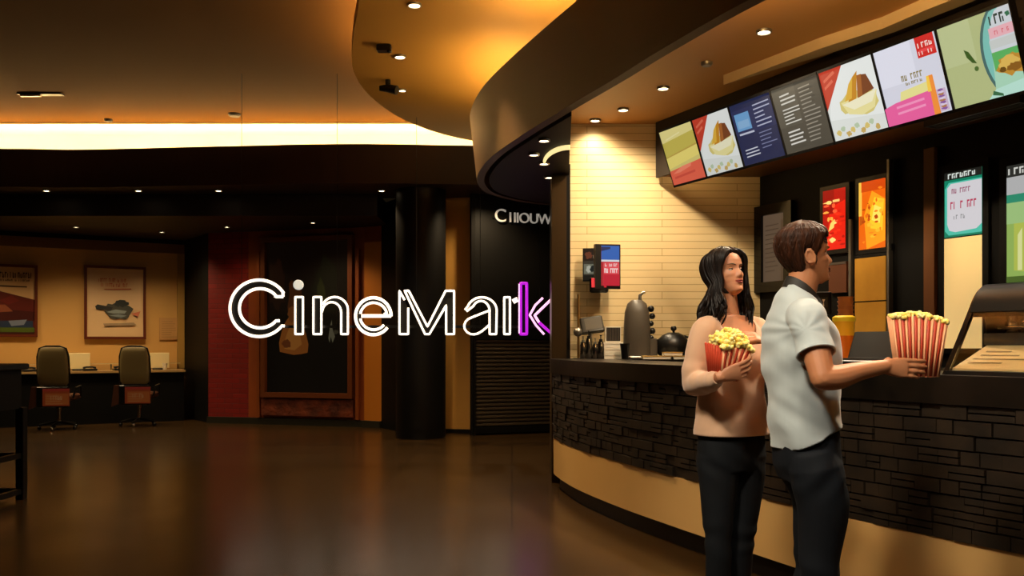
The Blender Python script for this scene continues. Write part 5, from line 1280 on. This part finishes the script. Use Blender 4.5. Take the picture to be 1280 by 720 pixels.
# jeans
mb = MB(); torso(mb, [(.80, .965, YW, .158, .098), (.86, .965, YW, .163, .108), (.93, .965, YW, .160, .108), (.99, .965, YW, .148, .10)], fW, 36)
for pts in wl: limb(mb, pts, [.092, .082, .065, .057, .053, .042], 22)
me = remeshed(mb, .0058, 3, .5)
def wjf(p):
    k = .7*noise.noise(V((p.x*9, p.y*8, p.z*6))); k += 1.0*sin(p.z*60+4*noise.noise(p*5))*math.exp(-((p.z-.5)/.07)**2)
    k += .8*sin(p.z*50+(p.x-.96)*50)*math.exp(-((p.z-.82)/.05)**2); return k
folds(me, .0035, wjf); meobj('jeans', me, mat('black_denim', '#090b0f', .8, spec=.3, bump=(220, .25, .001), var=(4, '#0f1318')), WOM)
for pts in wl: shoe('shoe', WOM, (pts[-1][0], pts[-1][1]), (.5, -.866), .045, mat('black_shoe', '#0e0c0b', .35), .24)

# ================================================================== popcorn
M_pop = mat('buttered_popcorn', '#fbd848', .6, var=(60, '#fff2a8')); M_st1 = mat('carton_cream', '#f4b080', .55); M_st2 = mat('carton_red', '#c8442a', .5); M_rim = mat('carton_edge', '#f0d0a0', .5)
def popbox(name, label, M, w0, d0, w1, d1, h, n=(11, 6), group=None, redside=False, side_slope=0, scal=.006, grains=90, mound=.045, gs=.011, seed=1):
    t = link(name, None); t.matrix_world = M; t.location = M.translation; t.rotation_euler = M.to_euler(); tag(t, label, 'popcorn box', group)
    mb = MB(); r = random.Random(seed)
    c0 = [(-w0/2, -d0/2), (w0/2, -d0/2), (w0/2, d0/2), (-w0/2, d0/2)]; c1 = [(-w1/2, -d1/2), (w1/2, -d1/2), (w1/2, d1/2), (-w1/2, d1/2)]
    for s in range(4):
        a0, b0, a1, b1 = V(c0[s]), V(c0[(s+1) % 4]), V(c1[s]), V(c1[(s+1) % 4]); m_ = n[0] if s % 2 == 0 else n[1]
        for k in range(m_):
            u0, u1 = k/m_, (k+1)/m_; mi = 1 if (k % 2) else 0
            if redside and s == 3: mi = 1
            p = [a0.lerp(b0, u0), a0.lerp(b0, u1), a1.lerp(b1, u1), a1.lerp(b1, u0)]
            def hz(q): return h-side_slope*max(0, q.x)/(w1/2)
            up0, up1, um = hz(p[3]), hz(p[2]), (hz(p[2])+hz(p[3]))/2+scal
            mid = (p[2]+p[3])/2; bow = .004*(1 if mi == 0 else -.3); q0 = (p[0]+p[1])/2
            nrm = V((b0.y-a0.y, -(b0.x-a0.x))).normalized()*bow
            mb.add([(p[0].x, p[0].y, 0), (q0.x+nrm.x, q0.y+nrm.y, 0), (p[1].x, p[1].y, 0), (p[2].x, p[2].y, up1), (mid.x+nrm.x, mid.y+nrm.y, um), (p[3].x, p[3].y, up0)], [(0, 1, 4, 5), (1, 2, 3, 4)], mi)
    mb.add([(c[0], c[1], 0) for c in c0], [(3, 2, 1, 0)], 0)
    o = obj('carton', mb, [M_st1, M_st2], t, smooth=True); s_ = o.modifiers.new('thickness', 'SOLIDIFY'); s_.thickness = .0012; s_.offset = -1
    p = MB()
    p.add([(c[0]*.9, c[1]*.9, h-.03-side_slope*(1 if c[0] > 0 else 0)) for c in c1], [(0, 1, 2, 3)])
    for k in range(5): p.ball((w1*.15*(k-2), 0, h+.008-side_slope*(k > 2)*.6), 1, 12, sc=(w1*.19, d1*.38, mound*.6))
    for k in range(grains):
        u, v = r.uniform(-1, 1), r.uniform(-1, 1); hh = mound*max(0, 1-(u*u+v*v)*.62)
        x, y = u*(w1/2-.001), v*(d1/2-.001); z = h+.0-side_slope*max(0, u)+hh*r.uniform(.5, 1)
        for q in range(4):
            rr = gs*r.uniform(.45, .8); p.ball((x+r.uniform(-1, 1)*gs*.7, y+r.uniform(-1, 1)*gs*.7, z+r.uniform(-1, 1)*gs*.5), rr, 6)
    po = obj('popcorn', p, M_pop, t, smooth='all'); po['kind'] = 'stuff'; po['label'] = 'buttery yellow popcorn heap'
    return t
Mx = Matrix.Translation((1.468, 3.190, 1.232)) @ Matrix.Rotation(radians(-17), 4, 'Z')
popbox('popcorn_box', 'large red and cream striped popcorn box held out by the person in the grey shirt', Mx, .13, .085, .185, .115, .215, (17, 7), side_slope=.022, mound=.016, grains=170, gs=.0105)
Mx = Matrix.Translation((.868, 3.615, 1.205)) @ Matrix.Rotation(radians(24), 4, 'Z') @ Matrix.Rotation(radians(5), 4, 'Y') @ Matrix.Rotation(radians(8), 4, 'X')
popbox('popcorn_box', 'small striped popcorn cup heaped with popcorn, held by the long haired person', Mx, .092, .08, .15, .125, .135, (11, 7), redside=True, mound=.075, grains=170, gs=.013)
# ------------------------------------------------------------------ more of the room's lamps, plus added unseen fill
def ceil_lamp(x, y, z, power, label, angle=120, r=.09, sz=.12, col=(1, .76, .46), tx=0, ty=0, group='ceiling downlights over the entrance'):
    t = downlight(x, y, z, label, power, r, angle, group, col, 14, .6, sz)
    for c in t.children:
        if c.type == 'LIGHT': c.rotation_euler = (tx, ty, 0)
    return t
def aimed(x, y, z, target, power, label, angle, **k):
    d = (V(target)-V((x, y, z))).normalized(); t = ceil_lamp(x, y, z, power, label, angle, **k)
    for c in t.children:
        if c.type == 'LIGHT': c.rotation_euler = (-d).to_track_quat('Z', 'Y').to_euler()
    return t
aimed(-1.0, 1.3, 4.75, (1.1, 3.6, 1.2), 1050, 'large ceiling downlight over the entrance, aimed at the queue by the bar', 40, col=(1, .87, .68), sz=.3)
aimed(-2.2, 3.2, 4.75, (.9, 3.9, 1.2), 420, 'ceiling downlight over the lobby, left of the customers', 42, col=(1, .8, .52), sz=.4)
ceil_lamp(-4.0, 6.0, 4.75, 90, 'ceiling downlight over the open lobby floor', col=(1, .72, .38))
# wall washers in the lower ceiling over the framed pictures and the red wall
for px, lb, Pw in ((-40, 'over the dark red poster', 170), (90, 'between the two framed posters', 170), (190, 'over the right end of the cream wall', 140)):
    P = Apt(px, 400)+V((dA.y, -dA.x, 0))*1.25
    downlight(P.x, P.y, 3.25, 'small wall washer in the low ceiling '+lb, Pw, .05, 130, 'wall washers over the pictures', (1, .74, .40), es=1.2, sz=.15)
for (x, y, lb, Pw) in ((-4.6, 14.2, 'over the red brick', 40), (-3.1, 13.7, 'over the dark display case', 110)):
    downlight(x, y, 3.25, 'small wall washer in the low ceiling '+lb, Pw, .05, 130, 'wall washers over the pictures', (1, .70, .36), es=1.2, sz=.15)
# unseen strip added inside the canopy to brighten the bar ceiling
cove('cove_light', [p for p in offset2(can, .10)][10:52], 3.12, .05, 'unseen strip light added inside the canopy to brighten the bar ceiling', 17, .9)

downlight(-.3, 12.6, 3.57, 'unseen downlight added behind the round canopy end to brighten the gold wall strip', 160, .055, 140, 'recessed downlights', (1, .74, .42))  # added out of sight to brighten the gold wall strip and shutter

aimed(2.35, 4.3, 3.55, (1.4, 3.25, 1.45), 420, 'fill spot added out of view in the bar ceiling above the pastry case', 80, col=(1, .82, .58), sz=.12, group='recessed downlights')  # added fill for the man's face and popcorn box

aimed(.75, .4, 4.75, (1.0, 3.6, 1.1), 420, 'frontal fill spot added over the entrance to brighten the customers', 40, col=(1, .87, .68), sz=.3)  # unseen fill spot added to lift the shade on the customers
